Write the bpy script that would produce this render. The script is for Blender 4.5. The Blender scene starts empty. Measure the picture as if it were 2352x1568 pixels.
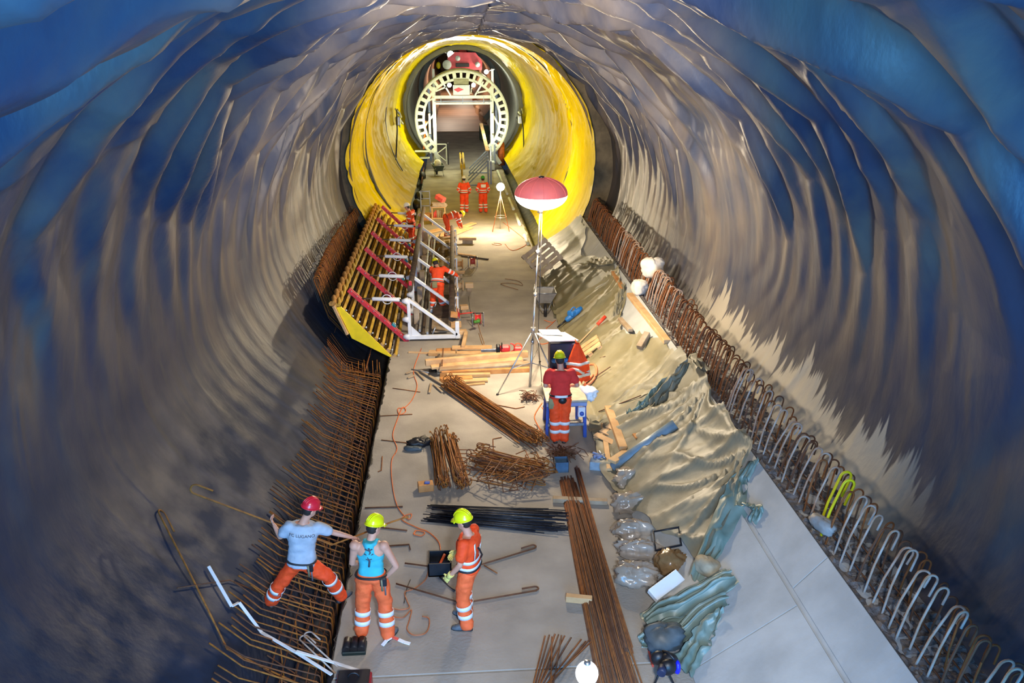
import bpy, bmesh, math, random
import numpy as np
from mathutils import Vector, Matrix, noise as mnoise
rnd = random.Random(7)
R = math.radians
SC = bpy.context.scene
COL = SC.collection
# ---------------------------------------------------------------- camera
CF, CH, CT, CP = 1883.0, 7.9, R(20.5), R(4.0)      # focal length in pixels of a 2352 wide frame, height, tilt, pan
cam_d = bpy.data.cameras.new('camera'); cam = bpy.data.objects.new('camera', cam_d); COL.objects.link(cam)
cam_d.sensor_width = 36.0; cam_d.lens = CF / 2352 * 36.0; cam_d.clip_end = 400; cam_d.clip_start = 0.05
cam.location = (0, 0, CH); cam.rotation_euler = (R(90) - CT, 0, -CP)
SC.camera = cam
FW = Vector((math.sin(CP) * math.cos(CT), math.cos(CP) * math.cos(CT), -math.sin(CT)))
RT = Vector((math.cos(CP), -math.sin(CP), 0)); UP = RT.cross(FW)
def ray(u, v): return FW + RT * ((u - 1176) / CF) - UP * ((v - 784) / CF)
def P(u, v, z=0.0):                                  # point of the photograph on a level of height z
    d = ray(u, v); return Vector((0, 0, CH)) + d * ((z - CH) / d.z)
def PX(u, v, x):
    d = ray(u, v); return Vector((0, 0, CH)) + d * (x / d.x)
def PY(u, v, y):
    d = ray(u, v); return Vector((0, 0, CH)) + d * (y / d.y)
# ---------------------------------------------------------------- light and exposure
SC.view_settings.view_transform = 'Standard'; SC.view_settings.look = 'None'
SC.view_settings.gamma = 1.0; SC.view_settings.use_curve_mapping = False
SC.view_settings.exposure = 0.0
W = bpy.data.worlds.new('world'); SC.world = W; W.use_nodes = True
bg = W.node_tree.nodes['Background']; bg.inputs[0].default_value = (0.05, 0.075, 0.12, 1); bg.inputs[1].default_value = 0.35
def lamp(name, kind, loc, energy, color, size=0.3, target=None, spot=None, blend=0.5, size_y=None):
    d = bpy.data.lights.new(name, kind); o = bpy.data.objects.new(name, d); COL.objects.link(o)
    o.location = loc; d.energy = energy; d.color = color
    if kind == 'AREA':
        d.size = size
        if size_y: d.shape = 'RECTANGLE'; d.size_y = size_y
    else: d.shadow_soft_size = size
    if kind == 'SPOT': d.spot_size = spot; d.spot_blend = blend
    if target is not None:
        o.rotation_euler = (Vector(target) - Vector(loc)).to_track_quat('-Z', 'Y').to_euler()
    return o
WARM = (1.0, 0.80, 0.54)
COOL = (0.10, 0.43, 0.95)
# daylight-blue light that comes in from the open end of the tunnel behind the camera
lamp('portal_light', 'AREA', (0.5, -7.5, 3.6), 4000, COOL, 7, (0.5, 8, 4.2), size_y=6)
# white flood on the gantry that carries the camera, aimed at the near floor
lamp('gantry_flood', 'SPOT', (0.9, -0.6, 8.1), 4300, (0.92, 0.95, 1.0), 0.35, (0.9, 10.0, 0), spot=R(54), blend=0.8)
# added warm fill spots, unseen near the camera, brightening the far upper foil and crown
lamp('foil_fill_spot', 'SPOT', (-2.0, 0.4, 6.9), 16000, (1, .80, .56), 0.3, (4.6, 24, 6.6), spot=R(30), blend=1.0)
lamp('foil_fill_spot', 'SPOT', (3.2, 0.4, 6.9), 9000, (1, .80, .56), 0.3, (-3.0, 24, 6.2), spot=R(30), blend=1.0)
lamp('foil_fill_spot', 'SPOT', (0.6, 0.3, 6.7), 9000, (1, .80, .56), 0.3, (0.7, 25, 8.4), spot=R(32), blend=1.0)
# ---------------------------------------------------------------- helpers
WM = {}
def lin(c): return tuple(((x / 255) / 12.92 if x / 255 <= 0.04045 else ((x / 255 + 0.055) / 1.055) ** 2.4) for x in c)
MATS = {}
def M(name, rgb, rough=0.6, metal=0.0, var=0.18, scale=6.0, bump=0.0, bscale=30.0, rgb2=None, trans=0.0, alpha=1.0,
      emit=None, coat=0.0, stretch=None, spec=0.5):
    m = bpy.data.materials.new(name); m.use_nodes = True; nt = m.node_tree; b = nt.nodes['Principled BSDF']
    c = lin(rgb); b.inputs['Roughness'].default_value = rough; b.inputs['Metallic'].default_value = metal
    b.inputs['Specular IOR Level'].default_value = spec
    c2 = lin(rgb2) if rgb2 else tuple(min(1, x * (1 + var)) for x in c)
    c1 = c if rgb2 else tuple(x * (1 - var) for x in c)
    tc = nt.nodes.new('ShaderNodeTexCoord'); src = tc.outputs['Object']
    if stretch:
        mp = nt.nodes.new('ShaderNodeMapping'); mp.inputs['Scale'].default_value = stretch
        nt.links.new(src, mp.inputs[0]); src = mp.outputs[0]
    n = nt.nodes.new('ShaderNodeTexNoise'); n.inputs['Scale'].default_value = scale; n.inputs['Detail'].default_value = 5
    nt.links.new(src, n.inputs['Vector'])
    r = nt.nodes.new('ShaderNodeValToRGB'); r.color_ramp.elements[0].position = 0.35; r.color_ramp.elements[1].position = 0.65
    r.color_ramp.elements[0].color = (*c1, 1); r.color_ramp.elements[1].color = (*c2, 1)
    nt.links.new(n.outputs['Fac'], r.inputs[0]); nt.links.new(r.outputs[0], b.inputs['Base Color'])
    if bump:
        n2 = nt.nodes.new('ShaderNodeTexNoise'); n2.inputs['Scale'].default_value = bscale; n2.inputs['Detail'].default_value = 4
        nt.links.new(src, n2.inputs['Vector'])
        bp = nt.nodes.new('ShaderNodeBump'); bp.inputs['Strength'].default_value = bump; bp.inputs['Distance'].default_value = 0.02
        nt.links.new(n2.outputs['Fac'], bp.inputs['Height']); nt.links.new(bp.outputs[0], b.inputs['Normal'])
    if trans: b.inputs['Transmission Weight'].default_value = trans
    if alpha < 1: b.inputs['Alpha'].default_value = alpha
    if coat: b.inputs['Coat Weight'].default_value = coat
    if emit:
        b.inputs['Emission Color'].default_value = (*lin(emit[0]), 1); b.inputs['Emission Strength'].default_value = emit[1]
    MATS[name] = m
    return m
class MB:
    """collects shapes; build() links them as one mesh object"""
    def __init__(s): s.v = []; s.f = []; s.sm = []
    def add(s, vs, fs, smooth=False):
        o = len(s.v); s.v += [Vector(x) for x in vs]; s.f += [[i + o for i in f] for f in fs]; s.sm += [smooth] * len(fs); return s
    def box(s, c, d, rot=None, bev=0.0):
        """box of centre c, size d; rot a Matrix; bev cuts the long edges to a small chamfer"""
        x, y, z = [a / 2 for a in d]; vs = []
        if bev:
            b = min(bev, x * .9, y * .9, z * .9); vs = []
            for sz in (-1, 1):
                vs += [(-x + b, -y, sz * (z - b)), (x - b, -y, sz * (z - b)), (x, -y + b, sz * (z - b)), (x, y - b, sz * (z - b)), (x - b, y, sz * (z - b)), (-x + b, y, sz * (z - b)), (-x, y - b, sz * (z - b)), (-x, -y + b, sz * (z - b))]
            for sz in (-1, 1): vs += [(-x + b, -y + b, sz * z), (x - b, -y + b, sz * z), (x - b, y - b, sz * z), (-x + b, y - b, sz * z)]
            fs = [[i, (i + 1) % 8, (i + 1) % 8 + 8, i + 8] for i in range(8)]
            fs += [[19 - 3, 19 - 2, 19 - 1, 19][::-1], [20, 21, 22, 23]] if False else []
            lo, hi = [16, 17, 18, 19], [20, 21, 22, 23]
            fs += [lo[::-1], hi]
            for ring, cap, fl in ((0, lo, True), (8, hi, False)):
                q = [[ring + 0, ring + 1, cap[1], cap[0]], [ring + 1, ring + 2, cap[1]], [ring + 2, ring + 3, cap[2], cap[1]], [ring + 3, ring + 4, cap[2]], [ring + 4, ring + 5, cap[3], cap[2]], [ring + 5, ring + 6, cap[3]], [ring + 6, ring + 7, cap[0], cap[3]], [ring + 7, ring + 0, cap[0]]]
                fs += [f[::-1] if fl else f for f in q]
        else:
            vs = [(-x, -y, -z), (x, -y, -z), (x, y, -z), (-x, y, -z), (-x, -y, z), (x, -y, z), (x, y, z), (-x, y, z)]
            fs = [[3, 2, 1, 0], [4, 5, 6, 7], [0, 1, 5, 4], [1, 2, 6, 5], [2, 3, 7, 6], [3, 0, 4, 7]]
        vs = [Vector(v) for v in vs]
        if rot is not None: vs = [rot @ v for v in vs]
        c = Vector(c); return s.add([v + c for v in vs], fs)
    def beam(s, a, b, w, h, upv=(0, 0, 1), bev=0.0):
        """rectangular bar from a to b"""
        a, b = Vector(a), Vector(b); d = b - a; L = d.length; y = d / L; x = y.cross(Vector(upv))
        if x.length < 1e-4: x = y.cross(Vector((1, 0, 0)))
        x.normalize(); z = x.cross(y); m = Matrix((x, y, z)).transposed()
        return s.box((a + b) / 2, (w, L, h), m, bev)
    def tube(s, pts, r, n=6, closed=False, caps=True, smooth=True):
        pts = [Vector(p) for p in pts]; k = len(pts); rs = r if isinstance(r, (list, tuple)) else [r] * k
        t = []
        for i in range(k):
            if closed: d = pts[(i + 1) % k] - pts[i - 1]
            else: d = pts[min(i + 1, k - 1)] - pts[max(i - 1, 0)]
            t.append(d.normalized() if d.length > 1e-9 else Vector((0, 0, 1)))
        u = t[0].orthogonal().normalized(); vs = []
        for i in range(k):
            u = (u - t[i] * u.dot(t[i]));
            if u.length < 1e-6: u = t[i].orthogonal()
            u.normalize(); w = t[i].cross(u)
            for j in range(n):
                a = 2 * math.pi * j / n; vs.append(pts[i] + (u * math.cos(a) + w * math.sin(a)) * rs[i])
        fs = []
        for i in range(k if closed else k - 1):
            q = (i + 1) % k
            for j in range(n): fs.append([i * n + j, i * n + (j + 1) % n, q * n + (j + 1) % n, q * n + j])
        o = len(s.v); s.add(vs, fs, smooth)
        if caps and not closed:
            s.f += [[o + j for j in range(n)][::-1], [o + (k - 1) * n + j for j in range(n)]]; s.sm += [False, False]
        return s
    def lathe(s, prof, n=24, c=(0, 0, 0), rot=None, smooth=True):
        vs, fs = [], []; c = Vector(c)
        for (r, z) in prof:
            for j in range(n):
                a = 2 * math.pi * j / n; v = Vector((r * math.cos(a), r * math.sin(a), z))
                vs.append((rot @ v if rot is not None else v) + c)
        k = len(prof)
        for i in range(k - 1):
            for j in range(n): fs.append([i * n + j, i * n + (j + 1) % n, (i + 1) * n + (j + 1) % n, (i + 1) * n + j])
        return s.add(vs, fs, smooth)
    def ell(s, c, r, rot=None, n=14, m=9):
        prof = [(max(1e-4, math.sin(math.pi * i / m)), -math.cos(math.pi * i / m)) for i in range(m + 1)]
        vs, fs = [], []; c = Vector(c)
        for (q, z) in prof:
            for j in range(n):
                a = 2 * math.pi * j / n; v = Vector((q * math.cos(a) * r[0], q * math.sin(a) * r[1], z * r[2]))
                vs.append((rot @ v if rot is not None else v) + c)
        for i in range(m):
            for j in range(n): fs.append([i * n + j, i * n + (j + 1) % n, (i + 1) * n + (j + 1) % n, (i + 1) * n + j])
        return s.add(vs, fs, True)
    def prism(s, poly, a, b):
        """polygon of 3-D points swept from offset a to offset b"""
        n = len(poly); a, b = Vector(a), Vector(b); vs = [Vector(p) + a for p in poly] + [Vector(p) + b for p in poly]
        fs = [list(range(n))[::-1], list(range(n, 2 * n))] + [[i, (i + 1) % n, n + (i + 1) % n, n + i] for i in range(n)]
        return s.add(vs, fs)
    def sheet(s, pts, nu, nv, th=0.0, closed=False):
        """grid of nu x nv points (row major), thickened when th"""
        fs = [[i * nv + j, i * nv + j + 1, (i + 1) * nv + j + 1, (i + 1) * nv + j] for i in range(nu - 1) for j in range(nv - 1)]
        return s.add(pts, fs, True)
    def mesh(s, name, mat):
        me = bpy.data.meshes.new(name); me.from_pydata([tuple(v) for v in s.v], [], s.f)
        me.polygons.foreach_set('use_smooth', s.sm); me.materials.append(mat); me.update(); return me
    def build(s, name, mat, parent=None, fix=False):
        if parent is not None and parent in WM:
            inv = WM[parent].inverted(); s.v = [inv @ v for v in s.v]
        me = s.mesh(name, mat)
        if fix: recalc(me)
        return link(name, me, parent)
def recalc(me):
    bm = bmesh.new(); bm.from_mesh(me); bmesh.ops.recalc_face_normals(bm, faces=bm.faces); bm.to_mesh(me); bm.free()
def link(name, me, parent=None):
    o = bpy.data.objects.new(name, me); COL.objects.link(o)
    if parent is not None:
        o.parent = parent
        if parent in WM: WM[o] = WM[parent]
    return o
def tag(o, label=None, cat=None, group=None, kind=None):
    if label: o['label'] = label
    if cat: o['category'] = cat
    if group: o['group'] = group
    if kind: o['kind'] = kind
    return o
def thing(name, label, cat, loc=(0, 0, 0), rz=0.0, group=None):
    o = bpy.data.objects.new(name, None); COL.objects.link(o); o.empty_display_size = 0.1
    o.location = loc; o.rotation_euler = (0, 0, rz); WM[o] = Matrix.Translation(Vector(loc)) @ Matrix.Rotation(rz, 4, 'Z')
    return tag(o, label, cat, group)
def copy_tree(o, parent=None):
    c = o.copy(); COL.objects.link(c)
    if parent is not None: c.parent = parent
    for ch in KIDS.get(o, [x for x in COL.objects if x.parent == o]): copy_tree(ch, c)
    return c
KIDS = {}
def solid(o, th, off=0.0):
    m = o.modifiers.new('thickness', 'SOLIDIFY'); m.thickness = th; m.offset = off; return o
def arc(c, r, a0, a1, n, ex, ez):
    c = Vector(c); ex = Vector(ex); ez = Vector(ez)
    return [c + ex * (r * math.cos(a0 + (a1 - a0) * i / n)) + ez * (r * math.sin(a0 + (a1 - a0) * i / n)) for i in range(n + 1)]
# lattice noise on numpy arrays
_perm = np.random.RandomState(3).rand(256, 256)
def vnoise(x, y, seed=0):
    x = np.asarray(x, float) + seed * 17.3; y = np.asarray(y, float) + seed * 9.7
    xi = np.floor(x).astype(int); yi = np.floor(y).astype(int); fx = x - xi; fy = y - yi
    fx = fx * fx * fx * (fx * (fx * 6 - 15) + 10); fy = fy * fy * fy * (fy * (fy * 6 - 15) + 10)
    g = lambda a, b: _perm[a % 256, b % 256]
    return ((g(xi, yi) * (1 - fx) + g(xi + 1, yi) * fx) * (1 - fy) + (g(xi, yi + 1) * (1 - fx) + g(xi + 1, yi + 1) * fx) * fy) * 2 - 1
# ================================================================ the setting
def membrane_mat(name, c1, c2, c3, rough, grout=False, spec=0.4):
    """waterproofing sheet: two tones of the foil, dust with painted shade low down, and (right wall) a splashed grout edge"""
    m = bpy.data.materials.new(name); m.use_nodes = True; nt = m.node_tree; N = nt.nodes.new; L = nt.links.new
    b = nt.nodes['Principled BSDF']; tc = N('ShaderNodeTexCoord')
    mp = N('ShaderNodeMapping'); mp.inputs['Scale'].default_value = (1.2, 1.2, 0.5); L(tc.outputs['Object'], mp.inputs[0])
    n = N('ShaderNodeTexNoise'); n.inputs['Scale'].default_value = 0.9; n.inputs['Detail'].default_value = 6; L(mp.outputs[0], n.inputs['Vector'])
    r = N('ShaderNodeValToRGB'); e = r.color_ramp.elements; e[0].position = 0.38; e[0].color = (*lin(c1), 1); e[1].position = 0.68; e[1].color = (*lin(c2), 1)
    L(n.outputs['Fac'], r.inputs[0]); col = r.outputs[0]
    # dust low on the sheet; on grey foil its dark tone also paints shade
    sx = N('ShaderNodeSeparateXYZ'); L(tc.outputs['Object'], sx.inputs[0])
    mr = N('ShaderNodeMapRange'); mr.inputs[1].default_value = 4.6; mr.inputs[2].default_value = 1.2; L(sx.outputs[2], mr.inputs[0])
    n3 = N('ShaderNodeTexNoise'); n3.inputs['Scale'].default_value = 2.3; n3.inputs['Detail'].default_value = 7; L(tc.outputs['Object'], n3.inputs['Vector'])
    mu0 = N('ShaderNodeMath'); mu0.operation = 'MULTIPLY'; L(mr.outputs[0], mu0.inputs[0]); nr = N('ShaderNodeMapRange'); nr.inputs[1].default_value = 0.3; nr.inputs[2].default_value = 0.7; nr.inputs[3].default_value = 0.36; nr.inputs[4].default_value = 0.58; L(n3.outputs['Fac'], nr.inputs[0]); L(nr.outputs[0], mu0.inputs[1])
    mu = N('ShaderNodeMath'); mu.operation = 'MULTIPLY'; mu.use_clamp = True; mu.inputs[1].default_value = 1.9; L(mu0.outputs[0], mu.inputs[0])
    yd = N('ShaderNodeMapRange'); yd.inputs[1].default_value = 21.0; yd.inputs[2].default_value = 13.0; yd.inputs[3].default_value = 0.35; L(sx.outputs[1], yd.inputs[0])  # stronger towards the camera, where the painted shade is deepest
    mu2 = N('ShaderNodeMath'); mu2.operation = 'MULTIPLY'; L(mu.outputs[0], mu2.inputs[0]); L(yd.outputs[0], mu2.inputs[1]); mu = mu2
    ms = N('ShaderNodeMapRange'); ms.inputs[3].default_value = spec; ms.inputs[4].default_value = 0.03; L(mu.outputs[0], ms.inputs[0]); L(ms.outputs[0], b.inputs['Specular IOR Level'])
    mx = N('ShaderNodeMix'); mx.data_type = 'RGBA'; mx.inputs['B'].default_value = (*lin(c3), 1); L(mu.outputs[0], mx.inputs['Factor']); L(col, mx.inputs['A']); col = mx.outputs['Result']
    if grout:
        mp2 = N('ShaderNodeMapping'); mp2.inputs['Scale'].default_value = (0.25, 2.6, 0.25); L(tc.outputs['Object'], mp2.inputs[0])
        n4 = N('ShaderNodeTexNoise'); n4.inputs['Scale'].default_value = 1.0; n4.inputs['Detail'].default_value = 3; n4.inputs['Roughness'].default_value = 0.7; L(mp2.outputs[0], n4.inputs['Vector'])
        m5 = N('ShaderNodeMath'); m5.operation = 'MULTIPLY_ADD'; m5.inputs[1].default_value = 2.6; m5.inputs[2].default_value = 1.05; L(n4.outputs['Fac'], m5.inputs[0])
        m6 = N('ShaderNodeMath'); m6.operation = 'SUBTRACT'; L(m5.outputs[0], m6.inputs[0]); L(sx.outputs[2], m6.inputs[1])
        m7 = N('ShaderNodeMapRange'); m7.inputs[1].default_value = 0.0; m7.inputs[2].default_value = 0.12; L(m6.outputs[0], m7.inputs[0])
        yr = N('ShaderNodeMapRange'); yr.inputs[1].default_value = 8.6; yr.inputs[2].default_value = 10.0; L(sx.outputs[1], yr.inputs[0])
        yr2 = N('ShaderNodeMapRange'); yr2.inputs[1].default_value = 20.0; yr2.inputs[2].default_value = 17.0; L(sx.outputs[1], yr2.inputs[0])
        m8 = N('ShaderNodeMath'); m8.operation = 'MULTIPLY'; L(m7.outputs[0], m8.inputs[0]); L(yr.outputs[0], m8.inputs[1])
        m9 = N('ShaderNodeMath'); m9.operation = 'MULTIPLY'; L(m8.outputs[0], m9.inputs[0]); L(yr2.outputs[0], m9.inputs[1])
        mg = N('ShaderNodeMix'); mg.data_type = 'RGBA'; mg.inputs['B'].default_value = (*lin((176, 170, 156)), 1); L(m9.outputs[0], mg.inputs['Factor']); L(col, mg.inputs['A']); col = mg.outputs['Result']
    L(col, b.inputs['Base Color']); b.inputs['Roughness'].default_value = rough; 
    n5 = N('ShaderNodeTexNoise'); n5.inputs['Scale'].default_value = 9; n5.inputs['Detail'].default_value = 4; L(mp.outputs[0], n5.inputs['Vector'])
    bp = N('ShaderNodeBump'); bp.inputs['Strength'].default_value = 0.25; bp.inputs['Distance'].default_value = 0.03; L(n5.outputs['Fac'], bp.inputs['Height'])
    mp3 = N('ShaderNodeMapping'); mp3.inputs['Scale'].default_value = (0.55, 2.4, 0.55); L(tc.outputs['Object'], mp3.inputs[0])
    n6 = N('ShaderNodeTexNoise'); n6.noise_type = 'RIDGED_MULTIFRACTAL'; n6.inputs['Scale'].default_value = 0.8; n6.inputs['Detail'].default_value = 2.5; n6.inputs['Distortion'].default_value = 0.7; L(mp3.outputs[0], n6.inputs['Vector'])
    bp2 = N('ShaderNodeBump'); bp2.inputs['Strength'].default_value = 0.55; bp2.inputs['Distance'].default_value = 0.07; L(n6.outputs['Fac'], bp2.inputs['Height']); L(bp.outputs[0], bp2.inputs['Normal']); L(bp2.outputs[0], b.inputs['Normal'])
    return m
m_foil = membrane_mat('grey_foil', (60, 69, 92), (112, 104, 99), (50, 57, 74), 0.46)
m_foil_r = membrane_mat('grey_foil_grouted', (60, 69, 92), (112, 104, 99), (58, 58, 66), 0.46, True)
m_yellow = membrane_mat('yellow_foil', (196, 176, 0), (222, 200, 2), (176, 164, 16), 0.48, spec=0.09)
m_conc = M('floor_concrete', (158, 152, 144), 0.85, var=0.16, scale=1.1, bump=0.35, bscale=22)
m_conc2 = M('kicker_concrete', (176, 180, 182), 0.8, var=0.12, scale=1.6, bump=0.2, bscale=14)
m_dark = M('black_foil_edge', (26, 24, 28), 0.55, var=0.3)
m_rough = M('rough_concrete', (112, 106, 104), 0.95, var=0.35, scale=9, bump=0.9, bscale=30)
m_trench = M('trench_foil', (84, 80, 78), 0.6, var=0.3, scale=3)
m_lining = M('far_lining', (150, 156, 146), 0.8, var=0.12, scale=1.5)
m_brown = M('far_sprayed_wall', (150, 118, 92), 0.85, var=0.25, scale=2.0, stretch=(1, 4, 1), bump=0.3)
def cx_of(y): return 0.65 + 0.28 * np.clip((y - 10) / 21, 0, 1)
def r_of(y): return 5.55 - 0.42 * np.clip((y - 12) / 19, 0, 1)
CZ = 3.3
def haunch(s, y=0.0):
    a = np.abs(s) / 5.3 * 180 / math.pi
    st = lambda lo, hi: (lambda t: t * t * (3 - 2 * t))(np.clip((a - lo) / (hi - lo), 0, 1))
    w = 1 - 0.80 * np.clip((np.asarray(y) - 16.5) / 4.0, 0, 1)
    return 1 + w * (0.09 * st(127, 148) - 0.135 * st(96, 131))
def on_wall(u, v, lift=0.03):
    """where the line of sight meets the grey foil"""
    d = ray(u, v); o = Vector((0, 0, CH)); t = 1.0
    while t < 60:
        p = o + d * t; cx = float(cx_of(p.y)); q = Vector((p.x - cx, p.z - CZ)); ph = math.atan2(q.x, q.y)
        if q.length > float(r_of(p.y)) * float(haunch(ph * 5.3, p.y)) - float(folds(np.array(ph * 5.3), np.array(p.y))) - lift: return p
        t += 0.03
    return p
def wall_at(ph_deg, y, lift=0.03):
    ph = R(ph_deg); r = float(r_of(y)) * float(haunch(ph * 5.3, y)) - float(folds(np.array(ph * 5.3), np.array(y))) - lift
    return Vector((float(cx_of(y)) + r * math.sin(ph), y, CZ + r * math.cos(ph)))
def folds(s, y):
    """inward sag of the hung foil: laps that run round the tunnel, pinned at fixings, with creases"""
    a = np.abs(s); side = np.sign(s + 1e-9)
    near = np.clip((15 - y) / 11, 0, 1)
    ys = np.where(y < 15, (y - 15) / (0.72 + 0.20 * near), (y - 15) / 0.72)
    k = vnoise(s * 0.13 + 5 * side, y * 0.16, 1) * 1.7 + vnoise(s * 0.33 + 3 * side, y * 0.35, 2) * 0.75 + vnoise(s * 0.8, y * 0.5, 9) * 0.16
    ph = ys * 0.80 + k
    f = ph - np.floor(ph); row = np.floor(ph)
    saw = np.where(f < 0.27, f / 0.27, (1 - f) / 0.73); saw = saw * saw * (3 - 2 * saw)
    g = s * (0.42 - 0.12 * near) + (np.sin(row * 12.9) * 43758.5) % 1.0      # bellies between two fixings of a lap
    belly = np.abs(np.sin(np.pi * g)) ** 0.7
    lap_h = 0.50 + 0.85 * ((np.sin(row * 78.233 + 4 * side) * 12543.7) % 1.0)      # every lap hangs its own depth
    lap_h = lap_h + (0.85 - lap_h) * np.clip((7.5 - y) / 3.0, 0, 1) * 0.8
    up = np.clip(1 - (a - 1.5) / 8.5, 0.22, 1)
    d = saw * lap_h * (0.13 + 0.25 * belly) * (0.50 + 0.50 * up) * (0.95 + 0.45 * near)
    ph2 = ys * 1.9 + vnoise(s * 0.3 - 2 * side, y * 0.5, 3) * 1.6 + s * 0.15 * side
    f2 = ph2 - np.floor(ph2)
    d = d + 0.035 * np.sin(np.pi * f2) ** 2 * np.clip(0.2 + vnoise(s * 0.35, y * 0.5, 6), 0, 1)
    n1 = vnoise(s * 0.55 + y * 0.35 * side, y * 1.5, 4); n2 = vnoise(s * 1.1 - y * side * 0.5, y * 3.0, 5)
    d = d + (1 - np.abs(n1)) ** 4 * 0.07 * up + (1 - np.abs(n2)) ** 5 * 0.02 * (0.35 + up)
    d = d + 0.10 * vnoise(s * 0.3, y * 0.3, 7)
    gg = g - np.floor(g); cusp = np.abs(gg - 0.5) * 2; ang = np.abs(np.sin((gg * 3 + f * 1.4) * np.pi))
    d = d + 0.055 * (cusp ** 2) * ang * np.sin(np.pi * np.clip(f, 0, 1)) * up
    low = np.clip((8.8 - a) / 3.4, 0.0, 1)
    return d * (0.07 + 0.93 * low)
def tunnel_sheet(parts, ys, s_max, ds, disp, rfun, cxfun, cz, outer=1):
    """parts: (name, s0, s1, material) cut from one continuous surface so that the folds run through"""
    ns = int(2 * s_max / ds) + 1; S = np.linspace(-s_max, s_max, ns); YY, SS = np.meshgrid(ys, S, indexing='ij')
    phi = SS / 5.3; Rr = rfun(YY) * haunch(SS, YY) if rfun is r_of else rfun(YY); d = disp(SS, YY)
    X = cxfun(YY) + (Rr - d) * np.sin(phi); Z = cz + (Rr - d) * np.cos(phi)
    V = np.stack([X, YY, Z], -1)
    dy = np.gradient(V, axis=0); dsv = np.gradient(V, axis=1); Nn = np.cross(dy, dsv); Nn /= np.linalg.norm(Nn, axis=-1, keepdims=True) + 1e-12
    c = np.stack([cxfun(YY), YY, np.full_like(YY, cz)], -1)
    if np.sum(Nn * (c - V)) < 0: Nn = -Nn; flip = True
    else: flip = False
    for name, s0, s1, mat in parts:
        j0 = int(round((s0 + s_max) / (2 * s_max) * (ns - 1))); j1 = int(round((s1 + s_max) / (2 * s_max) * (ns - 1)))
        v = V[:, j0:j1 + 1].reshape(-1, 3); nn = Nn[:, j0:j1 + 1].reshape(-1, 3); w = j1 - j0 + 1; h = len(ys)
        i, j = np.meshgrid(np.arange(h - 1), np.arange(w - 1), indexing='ij'); q = (i * w + j).ravel()
        F = np.stack([q, q + w, q + w + 1, q + 1], -1)
        if flip: F = F[:, ::-1]
        me = bpy.data.meshes.new(name); me.vertices.add(len(v)); me.vertices.foreach_set('co', v.ravel())
        me.loops.add(F.size); me.loops.foreach_set('vertex_index', F.ravel().astype(np.int32))
        me.polygons.add(len(F)); me.polygons.foreach_set('loop_start', np.arange(0, F.size, 4, dtype=np.int32))
        me.update(calc_edges=True); me.validate()
        me.polygons.foreach_set('use_smooth', np.ones(len(F), bool)); me.materials.append(mat)
        me.normals_split_custom_set_from_vertices([tuple(x) for x in nn])
        tag(link(name, me), kind='structure')
YN = np.concatenate([np.arange(-4.0, 31.2, 0.06)])
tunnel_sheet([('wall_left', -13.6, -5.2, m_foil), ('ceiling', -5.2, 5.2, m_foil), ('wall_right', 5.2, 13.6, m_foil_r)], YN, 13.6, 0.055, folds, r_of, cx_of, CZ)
# the yellow foil beyond, its dark weld seam a real lap between two lengths of sheet
def yr(y): return 4.62 - 0.86 * np.clip((y - 31) / 24, 0, 1)
def ycx(y): return 0.70 - 0.06 * np.clip((y - 31) / 24, 0, 1)
def yfolds(s, y):
    a = np.abs(s); k = vnoise(s * 0.3, y * 0.4, 11) + 0.5 * vnoise(s * 0.8, y, 12)
    d = 0.10 * (1 - np.abs(vnoise(s * 0.35, y * 1.1 + k, 13))) ** 3 + 0.08 * vnoise(s * 0.25, y * 0.5, 14) + 0.05 * (1 - np.abs(vnoise(s * 1.2 + y, y * 3.0, 15))) ** 3
    return d
SLOPE = 5.3 / 4.6
tunnel_sheet([('wall_left_yellow', -12.9, -6.0, m_yellow), ('ceiling_yellow', -6.0, 6.0, m_yellow), ('wall_right_yellow', 6.0, 12.9, m_yellow)], np.concatenate([np.arange(30.6, 35.55, 0.12)]), 12.9, 0.1, lambda s, y: yfolds(s, y) + 0.05 * vnoise(s * 0.8, y * 0, 16) , yr, ycx, 3.55)
tunnel_sheet([('wall_left_yellow', -12.9, -6.0, m_yellow), ('ceiling_yellow', -6.0, 6.0, m_yellow), ('wall_right_yellow', 6.0, 12.9, m_yellow)], np.arange(35.6, 44.0, 0.16), 12.9, 0.11, yfolds, lambda y: yr(y) + 0.02, ycx, 3.55)
tunnel_sheet([('wall_left_yellow', -12.9, -6.0, m_yellow), ('ceiling_yellow', -6.0, 6.0, m_yellow), ('wall_right_yellow', 6.0, 12.9, m_yellow)], np.arange(43.8, 55.2, 0.2), 12.9, 0.12, yfolds, lambda y: yr(y) + 0.07, ycx, 3.55)
def seam(y, w, r_off, ph0, ph1, name, wob):
    b = MB(); n = 70; pts = []
    for i in range(n + 1):
        p = ph0 + (ph1 - ph0) * i / n
        for k in (-1, 1):
            yy = y + k * w * (0.55 + 0.45 * math.sin(i * 0.31)) + wob * math.sin(i * 0.17) + 0.05 * math.sin(i * 1.3)
            rr = float(yr(yy)) - r_off; pts.append((float(ycx(yy)) + rr * math.sin(p), yy, 3.55 + rr * math.cos(p)))
    b.sheet(pts, n + 1, 2); o = b.build(name, m_dark); solid(o, 0.02); return tag(o, kind='structure')
seam(35.6, 0.22, 0.06, R(-128), R(128), 'trim_1', 0.10)
seam(43.9, 0.16, 0.05, R(-125), R(-8), 'trim_2', 0.25)
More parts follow.
